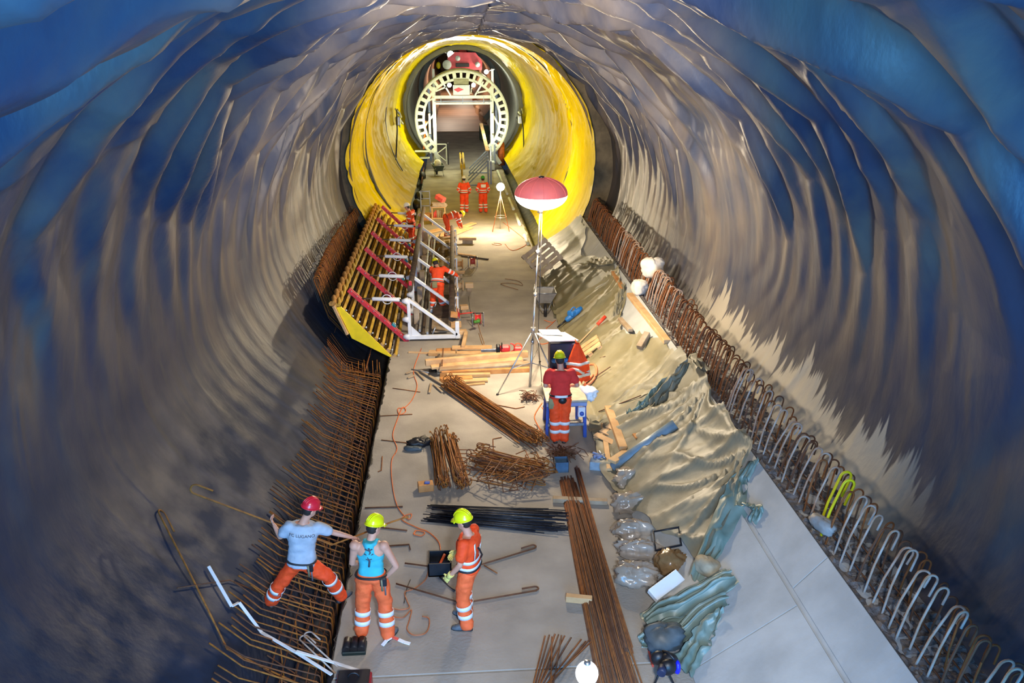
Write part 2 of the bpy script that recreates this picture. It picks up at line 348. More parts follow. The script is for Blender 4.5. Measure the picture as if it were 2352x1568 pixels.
# ring gap between the grey and the yellow foil: the back wall of the wider section
b = MB(); n = 72; pts = []
for i in range(n + 1):
    p = R(-132) + R(264) * i / n
    for rr in (4.55, 5.6): pts.append((0.72 + rr * math.sin(p), 31.15, 3.35 + rr * math.cos(p)))
b.sheet(pts, n + 1, 2); tag(b.build('wall_back', M('dusty_brown_edge', (96, 84, 62), 0.8, var=0.3, scale=3)), kind='structure')
# floor: slabs with their joints open
JY = P(1000, 1548).y
b = MB()
for y0, y1 in ((-3.0, JY - 0.012), (JY + 0.012, 27.0), (27.02, 50.0), (50.02, 73.0)):
    b.box((0.63, (y0 + y1) / 2, -0.30), (4.86, y1 - y0, 0.60), bev=0.012)
tag(b.build('floor', m_conc), kind='structure')
b = MB(); b.box((0.8, 120, -0.12), (6.2, 94, 0.4), bev=0.02)
tag(b.build('floor_far', M('far_floor', (172, 140, 112), 0.5, var=0.2, scale=0.6, stretch=(0.3, 2, 1))), kind='structure')
# bed of the side trenches and black foil up the slab edge
b = MB(); b.box((-2.35, 14, -1.0), (1.5, 36, 0.1)); b.box((0.7, 42.5, -0.66), (7.4, 22, 0.1)); b.box((3.6, 14, -0.6), (1.2, 36, 0.1))
tag(b.build('floor_trench', m_trench), kind='structure')
b = MB(); n = 420; pts = []
for i in range(n + 1):
    y = 3.0 + 28.0 * i / n
    j = 0.035 * vnoise(y * 4.0, 0.3, 21) + 0.03 * vnoise(y * 11.0, 0.7, 22)
    for x, z in ((-1.80 + 0.02 + j * 0.9, 0.012), (-1.815, 0.0), (-1.83 - 0.25 * j, -0.3), (-1.83, -1.0)): pts.append((x, y, z))
b.sheet(pts, n + 1, 4); o = b.build('trim_3', m_dark); solid(o, 0.012); tag(o, kind='structure')
b = MB(); n = 130
for sx, x0 in ((1, 3.06), (-1, -1.80)):
    pts = []
    for i in range(n + 1):
        y = 31.2 + 23 * i / n; j = 0.04 * float(vnoise(y * 3.0, sx, 23))
        for x, z in ((x0 - sx * 0.05 + j, 0.014), (x0 + sx * 0.02, 0.006), (x0 + sx * 0.05, -0.25), (x0 + sx * 0.30 + j, -0.42), (x0 + sx * 0.62, -0.2), (x0 + sx * 0.8, 0.05)): pts.append((x, y, z))
    b.sheet(pts, n + 1, 6)
o = b.build('trim_4', M('gutter_foil', (92, 88, 48), 0.6, var=0.4, scale=3)); solid(o, 0.012); tag(o, kind='structure')
# concrete kicker along the right wall
GX, GZ, TX, TZ, FX = 4.32, 1.0, 4.76, 1.5, 2.98
KB = tag(MB().prism([(FX, 0, -0.3), (FX, 0, 0), (GX, 0, GZ - 0.02), (GX + 0.04, 0, GZ + 0.02), (TX + .02, 0, TZ - .05), (5.75, 0, TZ - 0.05), (4.6, 0, -0.3)], (0, -2, 0), (0, 30.3, 0)).build('baseboard_right', m_conc2, fix=True), kind='structure')
b0 = [-2.0, P(1600, 1495, 0.35).y, 12.6, 17.0, 21.4, 25.8, 30.3]
for y0, y1 in zip(b0[:-1], b0[1:]):
    y0 += 0.012; y1 -= 0.012
    d = Vector((GX - FX, 0, GZ)).normalized(); nn = Vector((-d.z, 0, d.x)) * 0.035
    A, B = Vector((FX, 0, 0.0)) , Vector((GX, 0, GZ)) - d * 0.03
    MB().prism([A, B, B + nn * 0.9, A + nn], (0, y0, 0), (0, y1, 0)).build('concrete_panel', m_conc2, KB, fix=True)
    d = Vector((TX - GX, 0, TZ - GZ)).normalized(); nn = Vector((-d.z, 0, d.x)) * 0.035
    A, B = Vector((GX, 0, GZ)) + d * 0.05, Vector((TX, 0, TZ))
    MB().prism([A, B, B + nn, A + nn * 0.9], (0, y0 + 0.28, 0), (0, y1 + 0.28, 0)).build('concrete_panel', m_conc2, KB, fix=True)
# broken, stony top of the kicker
b = MB(); ny, nx = 760, 26; yy = np.linspace(-1.0, 30.2, ny); xx = np.linspace(TX + 0.02, 5.78, nx); YY, XX = np.meshgrid(yy, xx, indexing='ij')
zz = TZ - 0.035 + 0.05 * np.abs(vnoise(XX * 7, YY * 7, 31)) + 0.045 * np.maximum(0, vnoise(XX * 15, YY * 15, 32)) - 0.05 * np.clip((XX - TX) / 0.12, 0, 1) * 0.6
zz[:, 0] = TZ - 0.02
b.sheet([Vector(t) for t in np.stack([XX, YY, zz], -1).reshape(-1, 3)], ny, nx); b.sm = [False] * len(b.f)
tag(b.build('rough_top', m_rough, KB), kind='stuff')
# far lining: grey ring, then the brown sprayed tunnel
def ring_wall(name, mat, rad, y0, y1, cx, cz, nseg=64, ph=R(140), step=1.0, rip=0.0):
    ys = np.arange(y0, y1 + 1e-6, step); pts = []
    for iy, y in enumerate(ys):
        for i in range(nseg + 1):
            p = -ph + 2 * ph * i / nseg; rr = rad + rip * float(vnoise(y * 0.9, i * 0.08, 41))
            pts.append((cx + rr * math.sin(p), y, cz + rr * math.cos(p)))
    b = MB(); b.sheet(pts, len(ys), nseg + 1); return tag(b.build(name, mat), kind='structure')
ring_wall('wall_lining', m_lining, 3.58, 54.2, 76, 0.66, 3.45)
b = MB(); pts = []
for i in range(65):
    p = -R(140) + R(280) * i / 64
    for y, rr in ((54.4, 3.9), (54.1, 3.84), (54.2, 3.58)): pts.append((0.66 + rr * math.sin(p), y, 3.45 + rr * math.cos(p)))
b.sheet(pts, 65, 3); tag(b.build('trim_5', m_lining), kind='structure')
b = MB(); pts = []
for i in range(65):
    p = -R(140) + R(280) * i / 64
    for y, rr in ((76.0, 3.7), (76.05, 3.2)): pts.append((0.66 + rr * math.sin(p), y, 3.45 + rr * math.cos(p)))
b.sheet(pts, 65, 2); tag(b.build('trim_6', m_lining), kind='structure')
ring_wall('wall_far', m_brown, 3.3, 76, 168, 0.66, 3.4, rip=0.10)
b = MB(); b.box((0.8, 168.3, 3), (9, 0.4, 9)); tag(b.build('wall_end', m_brown), kind='structure')
# ---- lamps of the place that stand far off
lamp('far_tunnel_lamp', 'POINT', (-0.6, 92, 5.6), 1100, (1, .80, .62), 0.5)
lamp('far_tunnel_lamp', 'POINT', (1.6, 120, 5.6), 1100, (1, .80, .62), 0.5)
# ================================================================ people
m_skin = M('skin', (206, 150, 124), 0.55, var=0.08, scale=9)
m_orange = M('orange_workwear', (250, 76, 22), 0.75, var=0.14, scale=7, bump=0.3, bscale=25)
m_orange2 = M('faded_orange_workwear', (248, 104, 52), 0.75, var=0.14, scale=7, bump=0.3, bscale=25)
m_rust_o = M('dark_orange_workwear', (214, 70, 24), 0.75, var=0.15, scale=7, bump=0.3, bscale=25)
m_band = M('reflective_tape', (226, 228, 226), 0.45, var=0.05)
m_grey_t = M('grey_cotton', (168, 178, 190), 0.9, var=0.08, scale=8, bump=0.25, bscale=22)
m_teal_t = M('turquoise_cotton', (62, 178, 192), 0.9, var=0.08, scale=8, bump=0.2, bscale=22)
m_red_t = M('red_cotton', (214, 50, 44), 0.9, var=0.08, scale=8, bump=0.2, bscale=22)
m_boot = M('dusty_boot', (92, 100, 108), 0.8, var=0.25, scale=12)
m_sole = M('boot_sole', (40, 40, 42), 0.8)
m_hair = M('dark_hair', (38, 30, 26), 0.7, bump=0.4, bscale=60)
m_eye = M('eye', (30, 26, 24), 0.3)
m_lip = M('lips', (160, 90, 82), 0.5)
m_belt = M('black_belt', (32, 32, 36), 0.6)
m_glove = M('work_glove', (226, 214, 120), 0.8, var=0.2, scale=20)
m_print = M('shirt_print', (66, 74, 88), 0.9)
HELM = {k: M(k + '_helmet', c, 0.28, var=0.04, coat=0.4) for k, c in dict(yellow=(232, 236, 20), red=(214, 34, 54), white=(232, 232, 226), green=(20, 140, 70), dull_yellow=(214, 206, 24)).items()}
def capsule(mb, pts, rs, n=12):
    mb.tube(pts, rs, n)
    for p, r in zip(pts, rs): mb.ell(p, (r, r, r), n=12, m=8)
def loft(mb, rows, n=20):
    """rows: (centre, right axis, forward axis, half width, half depth)"""
    vs, fs = [], []
    for c, rx, fy, a, b in rows:
        for j in range(n):
            t = 2 * math.pi * j / n; ct, st = math.cos(t), math.sin(t)
            e = 0.82; vs.append(c + rx * (a * math.copysign(abs(ct) ** e, ct)) + fy * (b * math.copysign(abs(st) ** e, st)))
    k = len(rows)
    for i in range(k - 1):
        for j in range(n): fs.append([i * n + j, i * n + (j + 1) % n, (i + 1) * n + (j + 1) % n, (i + 1) * n + j])
    fs += [list(range(n))[::-1], [(k - 1) * n + j for j in range(n)]]
    mb.add(vs, fs, True)
PENDING = []
def fuse(mb, name, mat, parent, voxel=0.016, smooth=5, wr=0.0, extra=None):
    """the collected shapes grown into one continuous surface"""
    o = mb.build(name, mat, parent)
    m = o.modifiers.new('remesh', 'REMESH'); m.mode = 'VOXEL'; m.voxel_size = voxel; m.use_smooth_shade = True
    s = o.modifiers.new('smooth', 'SMOOTH'); s.iterations = smooth; s.factor = 0.5
    PENDING.append((o, wr, extra)); return o
def fuse_all():
    bpy.context.view_layer.update(); dg = bpy.context.evaluated_depsgraph_get(); out = []
    for o, wr, extra in PENDING: out.append(bpy.data.meshes.new_from_object(o.evaluated_get(dg)))
    for (o, wr, extra), me in zip(PENDING, out):
        mat = o.data.materials[0]; old = o.data; o.modifiers.clear()
        n = len(me.vertices); co = np.zeros(n * 3); me.vertices.foreach_get('co', co); co = co.reshape(-1, 3)
        if wr:
            nn = np.zeros(n * 3); me.vertices.foreach_get('normal', nn); nn = nn.reshape(-1, 3)
            q = co * 9
            w = vnoise(q[:, 0] + q[:, 1] * 0.7, q[:, 2] * 1.5 + q[:, 1], 51) + 0.6 * vnoise(q[:, 0] * 2.1 - q[:, 2], q[:, 2] * 2.6 + q[:, 1] * 2, 52)
            co = co + nn * (w * wr)[:, None]; me.vertices.foreach_set('co', co.ravel())
        if extra is not None and extra.v:
            bm = bmesh.new(); bm.from_mesh(me)
            inv = WM[o].inverted() if o in WM else Matrix.Identity(4)
            vs = [bm.verts.new(inv @ v) for v in extra.v]
            for f in extra.f:
                try: bm.faces.new([vs[i] for i in f]).smooth = True
                except ValueError: pass
            bm.to_mesh(me); bm.free()
        me.materials.clear(); me.materials.append(mat); me.polygons.foreach_set('use_smooth', [True] * len(me.polygons)); me.update()
        o.data = me; bpy.data.meshes.remove(old)
    PENDING.clear()
def hand(mb, wrist, d, nrm, side, k=1.0, curl=0.6):
    """palm, four unequal bent fingers and a thumb; d along the hand, nrm out of the back of the hand"""
    d = Vector(d).normalized(); nrm = Vector(nrm); nrm = (nrm - d * nrm.dot(d)).normalized(); x = d.cross(nrm) * side
    m = Matrix((x, d, nrm)).transposed(); w = Vector(wrist)
    mb.ell(w + d * 0.052 * k, (0.042 * k, 0.056 * k, 0.017 * k), m, 10, 7)
    mb.ell(w + d * 0.012 * k, (0.029 * k, 0.03 * k, 0.02 * k), m, 8, 6)
    for i, L in enumerate((0.072, 0.082, 0.076, 0.058)):
        b = w + d * (0.094 - 0.004 * abs(i - 1.2)) * k + x * (0.03 - 0.02 * i) * k; pts = [b]; a = 0.2
        for q in (0.45, 0.32, 0.23):
            a += curl * 0.75; pts.append(pts[-1] + (d * math.cos(a) - nrm * math.sin(a)) * L * q * k)
        mb.tube(pts, [0.0095 * k, 0.0092 * k, 0.0085 * k, 0.006 * k], 6)
    b = w + d * 0.03 * k + x * 0.036 * k; p1 = b + (x * 0.75 + d * 0.7 - nrm * 0.35).normalized() * 0.035 * k; p2 = p1 + (d * 0.9 + x * 0.1 - nrm * 0.55 * (0.4 + curl)).normalized() * 0.032 * k
    mb.tube([b, p1, p2], [0.0125 * k, 0.011 * k, 0.008 * k], 6)
def stand(base, yaw, h=1.78, **ov):
    """joints of a person who stands at base, yaw 0 looks down the tunnel; ov gives joints of its own in the person's frame"""
    J = dict(pelvis=(0, 0, .96), hipL=(-.10, 0, .92), hipR=(.10, 0, .92), knL=(-.115, .02, .50), knR=(.115, .02, .50), anL=(-.125, -.03, .09), anR=(.125, -.03, .09),
             neck=(0, 0, 1.49), shL=(-.19, 0, 1.425), shR=(.19, 0, 1.425), head=(0, .03, 1.655), elL=(-.27, -.04, 1.13), elR=(.27, -.04, 1.13), wrL=(-.27, .08, .88), wrR=(.27, .08, .88),
             toeL=(-.14, .15, .03), toeR=(.14, .15, .03), face=(0, 1, -.15))
    J.update(ov); m = Matrix.Rotation(yaw, 3, 'Z'); k = h / 1.78
    out = {a: (m @ Vector(b)) if a == 'face' else Vector(base) + m @ (Vector(b) * k) for a, b in J.items()}
    out['k'] = k; out['yaw'] = yaw; return out
def person(label, J, helmet, top, top_mat, trousers, bands=True, gloves=False, hair=m_hair, top_bands=(), group=None, tool=None):
    k = J['k']; g = Vector(((J['anL'].x + J['anR'].x) / 2, (J['anL'].y + J['anR'].y) / 2, min(J['anL'].z, J['anR'].z) - .09 * k))
    t = thing('person', label, 'person', g, 0, group); r = lambda x: x * k
    rx = (J['shR'] - J['shL']).normalized(); hx = (J['hipR'] - J['hipL']).normalized()
    sp = J['neck'] - J['pelvis']; upv = sp.normalized(); fy = upv.cross(rx).normalized(); hy = upv.cross(hx).normalized()
    def row(q, a, b, off=0.0, grow=0.0):
        x = hx.lerp(rx, min(1, max(0, q))).normalized(); y = upv.cross(x).normalized()
        return (J['pelvis'] + sp * q + y * off * k, x, y, r(a + grow), r(b + grow))
    torso = lambda gr, q0=-.10, q1=1.02: [row(q, a, b, of, gr) for q, a, b, of in ((-.14, .13, .10, 0), (-.05, .168, .118, -.01), (.08, .165, .115, 0), (.28, .145, .10, .01), (.5, .158, .112, .01), (.7, .176, .122, 0), (.84, .175, .105, -.005), (.94, .12, .075, -.005), (1.03, .055, .055, 0)) if q0 <= q <= q1]
    hd = J['head']; hf = J['face'].normalized(); hu = (hd - J['neck']).normalized(); hu = (hu * 0.6 + Vector((0, 0, 1)) * 0.4).normalized(); hf = (hf - hu * hf.dot(hu)).normalized(); hr = hf.cross(hu)
    HM = Matrix((hr, hf, hu)).transposed(); at = lambda x, y, z: hd + HM @ (Vector((x, y, z)) * k)
    # ---- body: head, neck, trunk, arms, legs in one surface, hands added with their own fingers
    b = MB(); loft(b, torso(0))
    b.ell(hd, (r(.076), r(.098), r(.118)), HM, 16, 12); b.ell(at(0, .045, -.06), (r(.055), r(.055), r(.06)), HM)      # skull and jaw
    capsule(b, [J['neck'] - upv * r(.03), hd - hu * r(.05)], [r(.062), r(.056)])
    b.tube([at(0, .09, .02), at(0, .118, -.018), at(0, .098, -.03)], [r(.010), r(.016), r(.012)], 6)                      # nose
    for s in (-1, 1): b.ell(at(s * .078, -.008, -.012), (r(.012), r(.022), r(.034)), HM, 8, 6)                            # ears
    for s in 'LR':
        sg = -1 if s == 'L' else 1
        capsule(b, [J['sh' + s], J['el' + s]], [r(.058), r(.043)]); capsule(b, [J['el' + s], J['el' + s].lerp(J['wr' + s], .3), J['wr' + s]], [r(.043), r(.042), r(.029)])
        b.ell(J['sh' + s] - upv * r(.01), (r(.07), r(.07), r(.07)))
        capsule(b, [J['hip' + s], J['kn' + s], J['an' + s]], [r(.085), r(.058), r(.042)])
    hands = MB()
    for s in 'LR':
        sg = -1 if s == 'L' else 1
        d = (J['wr' + s] - J['el' + s]).normalized(); n = rx * sg + fy * .35
        if gloves: continue
        hand(hands, J['wr' + s], d, n, -sg, k)
    fuse(b, 'body', m_skin, t, 0.014 * k, 4, 0.0, hands)
    if gloves:
        for s in 'LR':
            sg = -1 if s == 'L' else 1; gm = MB(); hand(gm, J['wr' + s], J['wr' + s] - J['el' + s], rx * sg + fy * .35, -sg, k * 1.12)
            gm.tube([J['wr' + s].lerp(J['el' + s], .22), J['wr' + s] + (J['wr' + s] - J['el' + s]).normalized() * .02], [r(.045), r(.038)], 10); gm.build('glove', m_glove, t)
    # ---- face and hair
    for s in (-1, 1): MB().ell(at(s * .031, .088, .012), (r(.011), r(.008), r(.007)), HM, 8, 6).build('eye', m_eye, t)
    MB().ell(at(0, .094, -.066), (r(.022), r(.008), r(.007)), HM, 8, 6).build('mouth', m_lip, t)
    hb = MB(); loft(hb, [(at(0, -.02, z), hr, hf, r(a), r(c)) for z, a, c in ((-.075, .052, .058), (-.04, .074, .078), (.0, .081, .083), (.05, .082, .085))]); hb.build('hair', hair, t)
    # ---- helmet: dome, rim, ridge, peak
    hm = HELM[helmet]; db = MB(); prof = [(r(.112 * math.cos(a)), r(.128 * math.sin(a))) for a in [i * math.pi / 2 / 8 for i in range(8)]] + [(1e-4, r(.128))]
    prof = [(r(.120), r(-.012)), (r(.122), r(-.004)), (r(.113), r(.0))] + prof
    o0 = at(0, 0, .045); mm = HM @ Matrix.Diagonal((.95, 1.16, 1.0)); db.lathe(prof, 24, o0, mm)
    for x in (-.028, 0, .028): db.tube([o0 + HM @ (Vector((x, .125 * math.cos(a), .131 * math.sin(a) * (1 - abs(x)))) * k) for a in [R(20 + 14 * i) for i in range(11)]], r(.008), 6)
    h = db.build('helmet', hm, t)
    pk = MB(); pts = []
    for i in range(13):
        a = R(30 + 10 * i)
        for e, z in ((.96, .0), (1.12, -.008), (1.28 if 2 < i < 10 else 1.16, -.022)): pts.append(o0 + HM @ (Vector((.114 * e * math.cos(a), .130 * e * math.sin(a) + (.012 if e > 1.2 else 0), z)) * k))
    pk.sheet(pts, 13, 3); po = pk.build('peak', hm, h); solid(po, 0.006)
    # ---- trousers, boots
    tb = MB(); loft(tb, torso(.018, -.2, .1) + [row(.12, .165, .115, 0, .02)])
    for s in 'LR':
        kn, an, hp = J['kn' + s], J['an' + s], J['hip' + s]; capsule(tb, [hp, hp.lerp(kn, .5), kn, kn.lerp(an, .55), an + (kn - an) * .02], [r(.118), r(.110), r(.099), r(.097), r(.100)])
    fuse(tb, 'trousers', trousers, t, 0.016 * k, 4, 0.011)
    bl = MB(); rr = row(.09, .165, .115, 0, .03); rr2 = row(.16, .16, .113, 0, .03)
    for s in 'LR':
        an, toe, kn = J['an' + s], J['toe' + s], J['kn' + s]; bo = MB(); f = (toe - an); f = Vector((f.x, f.y, f.z + .06 * k)); L = f.length; f.normalize(); z = (kn - an); z = (z - f * z.dot(f)).normalized(); x = f.cross(z)
        heel = an - f * r(.06) - z * r(.05)
        loft(bo, [(heel + f * r(q) + z * r(zz), x, z, r(a), r(c)) for q, zz, a, c in ((-.01, .0, .028, .03), (.03, .012, .042, .05), (.09, .012, .045, .055), (.15, -.002, .05, .042), (.21, -.012, .05, .033), (.26, -.016, .036, .024), (.275, -.018, .02, .014))], 14)
        capsule(bo, [an - z * r(.02), an + z * r(.10)], [r(.052), r(.056)], 12); bt = bo.build('boot', m_boot, t)
        so = MB(); loft(so, [(heel + f * r(q) - z * r(.036), x, z, r(a), r(.012)) for q, a in ((-.02, .02), (.0, .04), (.08, .043), (.17, .054), (.24, .045), (.282, .018))], 12); so.build('sole', m_sole, bt)
        if bands:
            for q in ((.30, .62) if bands is True else bands):
                p = kn.lerp(an, q); dd = (an - kn).normalized(); mb = MB(); mb.tube([p - dd * r(.032), p + dd * r(.032)], [r(.104), r(.104)], 18, caps=False); ob = mb.build('reflective_band', m_band, t); solid(ob, 0.003, 1)
    # ---- top
    sb = MB()
    if top == 'tank':
        loft(sb, [row(q, a, bb, of, .012) for q, a, bb, of in ((.02, .165, .118, 0), (.15, .158, .112, 0), (.3, .146, .102, .01), (.5, .158, .113, .01), (.62, .166, .118, 0))])
        loft(sb, [row(q, a, .108, -.022, .01) for q, a in ((.55, .13), (.7, .088), (.82, .062), (.93, .07), (1.0, .066))])
        for s in (-1, 1): sb.tube([row(.93, 0, 0)[0] + rx * s * r(.07) - fy * r(.08), row(1.0, 0, 0)[0] + rx * s * r(.085), row(.9, 0, 0)[0] + rx * s * r(.09) + fy * r(.09)], r(.022), 8)
    else:
        loft(sb, torso(.034, -.1, .97))
        for s in 'LR':
            e = J['sh' + s].lerp(J['el' + s], .62 if top == 'short' else 1.0)
            capsule(sb, [J['sh' + s] - upv * r(.012), e], [r(.086), r(.084) if top == 'short' else r(.070)])
            if top == 'long': capsule(sb, [J['el' + s], J['el' + s].lerp(J['wr' + s], .9)], [r(.068), r(.058)])
    sh = fuse(sb, 'shirt', top_mat, t, 0.016 * k, 4, 0.008)
    for q in top_bands:
        a, c = (np.interp(q, (0, .28, .5, .7, .84), (.17, .15, .16, .178, .17)), np.interp(q, (0, .28, .5, .7, .84), (.12, .105, .115, .124, .108)))
        w = .045; lo, hi = row(q - w, float(a), float(c), 0, .036), row(q + w, float(a), float(c), 0, .036); mb = MB(); vs = []
        for c0, x, y, aa, bb in (lo, hi):
            for j in range(24):
                th = 2 * math.pi * j / 24; ct, st = math.cos(th), math.sin(th); vs.append(c0 + x * (aa * math.copysign(abs(ct) ** .82, ct)) + y * (bb * math.copysign(abs(st) ** .82, st)))
        mb.add(vs, [[j, (j + 1) % 24, 24 + (j + 1) % 24, 24 + j] for j in range(24)], True); solid(mb.build('reflective_band', m_band, t), .003, 1)
    if top_bands and top == 'long':
        for s in 'LR':
            for a, c, q in ((J['sh' + s], J['el' + s], .72), (J['el' + s], J['wr' + s], .12)):
                p = a.lerp(c, q); d = (c - a).normalized(); solid(MB().tube([p - d * r(.028), p + d * r(.028)], r(.075) if q > .5 else r(.071), 14, caps=False).build('reflective_band', m_band, t), .005, 1)
    c0, x, y, aa, bb = row(.06, .165, .115, 0, .036); lo = [c0 + x * aa * math.copysign(abs(math.cos(q)) ** .82, math.cos(q)) + y * bb * math.copysign(abs(math.sin(q)) ** .82, math.sin(q)) for q in [2 * math.pi * j / 28 for j in range(28)]]
    MB().tube(lo, r(.016), 6, closed=True).build('belt', m_belt, t)
    J['row'] = row; J['t'] = t; J['fy'] = fy; J['rx'] = rx; J['up'] = upv
    return t
# -- grey shirt, red helmet, straddling the trench with a hooked bar in both hands
yg = 10.0; g = lambda u, v, dy=0.0: PY(u, v, yg + dy)
fl = on_wall(622, 1378, 0.20); fr = P(783, 1366, 0.09)
JG = dict(pelvis=g(692, 1288), hipL=g(677, 1293), hipR=g(708, 1295), knL=g(640, 1345, .02), knR=g(752, 1322, .05), anL=fl, anR=fr, neck=g(697, 1195, .02), shL=g(664, 1207, -.02), shR=g(730, 1210, .02), head=g(712, 1168, .05),
          elL=g(644, 1232, .05), elR=g(764, 1222, .10), wrL=g(630, 1206, .16), wrR=g(806, 1233, .12), toeL=fl + Vector((-.13, .16, -.05)), toeR=fr + Vector((.12, .16, -.06)), face=Vector((.75, .6, -.35)), k=1.03, yaw=0)
person('worker in grey t-shirt and red helmet straddling the trench, holding a long hooked bar', JG, 'red', 'short', m_grey_t, m_orange, bands=(.18, .58))
# -- turquoise vest top
JT = stand(P(863, 1458), R(-6), 1.86, anL=(-.17, -.04, .09), anR=(.18, -.06, .09), toeL=(-.22, .13, .03), toeR=(.24, .1, .03), knL=(-.145, .03, .5), knR=(.15, .03, .5),
           neck=(0.01, .05, 1.48), head=(.05, .12, 1.62), face=(.65, .7, -.55), elL=(-.25, .04, 1.12), wrL=(-.2, .22, .98), elR=(.34, -.04, 1.14), wrR=(.2, .0, .95))
person('worker in turquoise sleeveless top and yellow helmet, seen from behind, hand on hip', JT, 'yellow', 'tank', m_teal_t, m_orange2)
# -- orange shirt, in profile to the left
JO = stand(P(1080, 1432), R(68), 1.83, anL=(-.12, .0, .09), anR=(.12, .10, .09), toeL=(-.16, .17, .03), toeR=(.14, .28, .03), knL=(-.11, .06, .5), knR=(.11, .12, .5),
           head=(0, .06, 1.65), face=(.1, 1, -.25), elL=(-.24, .03, 1.13), wrL=(-.22, .20, .90), elR=(.25, .05, 1.15), wrR=(.2, .24, 1.0))
tO = person('worker in orange short-sleeved shirt and yellow helmet with yellow gloves, facing left', JO, 'yellow', 'short', m_orange, m_orange2, gloves=True, top_bands=(.30, .12))
# -- red shirt at the saw bench
JR = stand(P(1285, 1014), R(-2), 1.93, anL=(-.085, 0, .09), anR=(.085, 0, .09), knL=(-.09, .02, .5), knR=(.09, .02, .5), toeL=(-.1, .17, .03), toeR=(.1, .17, .03), neck=(0, .06, 1.49), shL=(-.2, .05, 1.42), shR=(.2, .05, 1.42), head=(-.015, .13, 1.64), face=(0, .8, -.7),
           elL=(-.29, .0, 1.17), elR=(.31, .0, 1.17), wrL=(-.2, .24, 1.06), wrR=(.22, .24, 1.06))
person('worker in red t-shirt and yellow helmet standing at the blue saw bench, back turned', JR, 'dull_yellow', 'short', m_red_t, m_orange, bands=(.22, .62))
# -- inside the white formwork frame
bF = P(1004, 716)
JF = stand(bF, R(-12), 1.74, pelvis=(.05, -.05, .93), hipL=(-.04, -.05, .90), hipR=(.15, -.05, .90), anL=(-.14, .0, .09), anR=(.20, .1, .09), neck=(.02, .22, 1.38), shL=(-.17, .17, 1.34), shR=(.21, .19, 1.36), head=(-.08, .34, 1.48), face=(-.3, 1, -.5), elL=(-.2, .36, 1.12), wrL=(-.12, .5, .95), elR=(.45, .24, 1.22), wrR=(.58, .40, 1.08))
person('worker in orange overalls and yellow helmet leaning inside the white formwork frames', JF, 'dull_yellow', 'long', m_orange, m_orange, top_bands=(.22, .06), bands=(.45, .8))
# -- white helmet beside the far end of the formwork
JW = stand(P(948, 566), R(75), 1.74, neck=(0, .08, 1.47), head=(0, .16, 1.62), face=(0, .8, -.6), elL=(-.22, .06, 1.12), wrL=(-.12, .3, 1.02), elR=(.22, .06, 1.12), wrR=(.15, .3, 1.02))
person('worker in white helmet standing at the far end of the formwork, facing left', JW, 'white', 'long', m_rust_o, m_rust_o, top_bands=(.72,), bands=(.3, .7))
# -- bent over the timber with a saw
JB = stand(P(1028, 548), R(-75), 1.72, pelvis=(0, -.05, .92), hipL=(-.1, -.05, .9), hipR=(.1, -.05, .9), knL=(-.12, .05, .5), knR=(.12, .0, .5), neck=(0, .47, 1.06), shL=(-.19, .40, 1.05), shR=(.19, .42, 1.07), head=(0, .62, 1.03), face=(0, .5, -.8),
           elL=(-.2, .50, .76), wrL=(-.12, .56, .50), elR=(.2, .5, .78), wrR=(.12, .6, .52))
person('worker in yellow helmet bent double over the brightly lit boards with a saw', JB, 'dull_yellow', 'long', m_rust_o, m_rust_o, top_bands=(.5, .8), bands=(.35, .7))
# -- the two who walk away
J1 = stand(P(1067, 488), R(-4), 1.70, elL=(-.3, .0, 1.14), wrL=(-.22, .16, .98), elR=(.3, 0, 1.14), wrR=(.24, .15, .95), anR=(.1, .1, .09), toeR=(.12, .28, .03))
person('worker in orange and white helmet walking away, left of the pair by the yellow foil', J1, 'white', 'long', m_orange, m_orange, top_bands=(.3, .12))
J2 = stand(P(1110, 487), R(6), 1.68, elL=(-.31, .02, 1.14), wrL=(-.24, .18, 1.02), elR=(.3, 0, 1.14), wrR=(.24, .15, .95))
t2 = person('worker in green helmet with white patch on orange back, walking away', J2, 'green', 'long', m_orange, m_orange, top_bands=(.3, .1))
def back_patch(J, t, q, w, h, mat, name, off=.165):
    c0, x, y, a, bb = J['row'](q, .17, .12, 0, 0); mb = MB(); pts = []
    for i in range(5):
        for j in range(7):
            s = (j / 6 - .5); pts.append(c0 + x * s * w + J['up'] * (i / 4 - .5) * h - y * (off - .05 * (2 * s * w / .34) ** 2))
    mb.sheet(pts, 5, 7); o = mb.build(name, mat, t); solid(o, .004); return o
back_patch(J2, t2, .72, .24, .15, m_band, 'white_patch', .168)
fuse_all()
# ================================================================ reinforcement
m_rust = M('rusty_bar', (150, 88, 36), 0.75, var=0.45, scale=9, rgb2=(116, 66, 30))
m_rust2 = M('ochre_rusty_bar', (168, 106, 34), 0.75, rgb2=(128, 76, 26), scale=12)
m_rustd = M('brown_rusty_bar', (112, 70, 42), 0.75, rgb2=(86, 54, 36), scale=10)
m_bargrey = M('grout_grey_bar', (196, 194, 190), 0.7, rgb2=(160, 112, 72), scale=2.6)
m_bardull = M('dull_steel_bar', (110, 104, 98), 0.6, var=0.3)
m_barblk = M('black_bar', (34, 36, 44), 0.45, var=0.4, scale=14)
m_baryel = M('yellow_painted_bar', (214, 206, 10), 0.6, var=0.1)
def hook_mesh(name, mat, L, rad, lean, bend, tail, n=7):
    """bar that rises from the origin, leans outwards (+x) and ends in a hook turned down"""
    d = Vector((math.sin(lean), 0, math.cos(lean))); x = Vector((math.cos(lean), 0, -math.sin(lean)))
    top = d * L; pts = [Vector((0, 0, -0.25 * d.z)) - x * 0, d * (L * .5), top] + arc(top + x * bend, bend, math.pi, 0.05, 7, x, d)[1:]
    pts.append(pts[-1] - d * tail); return MB().tube(pts, rad, n).mesh(name, mat)
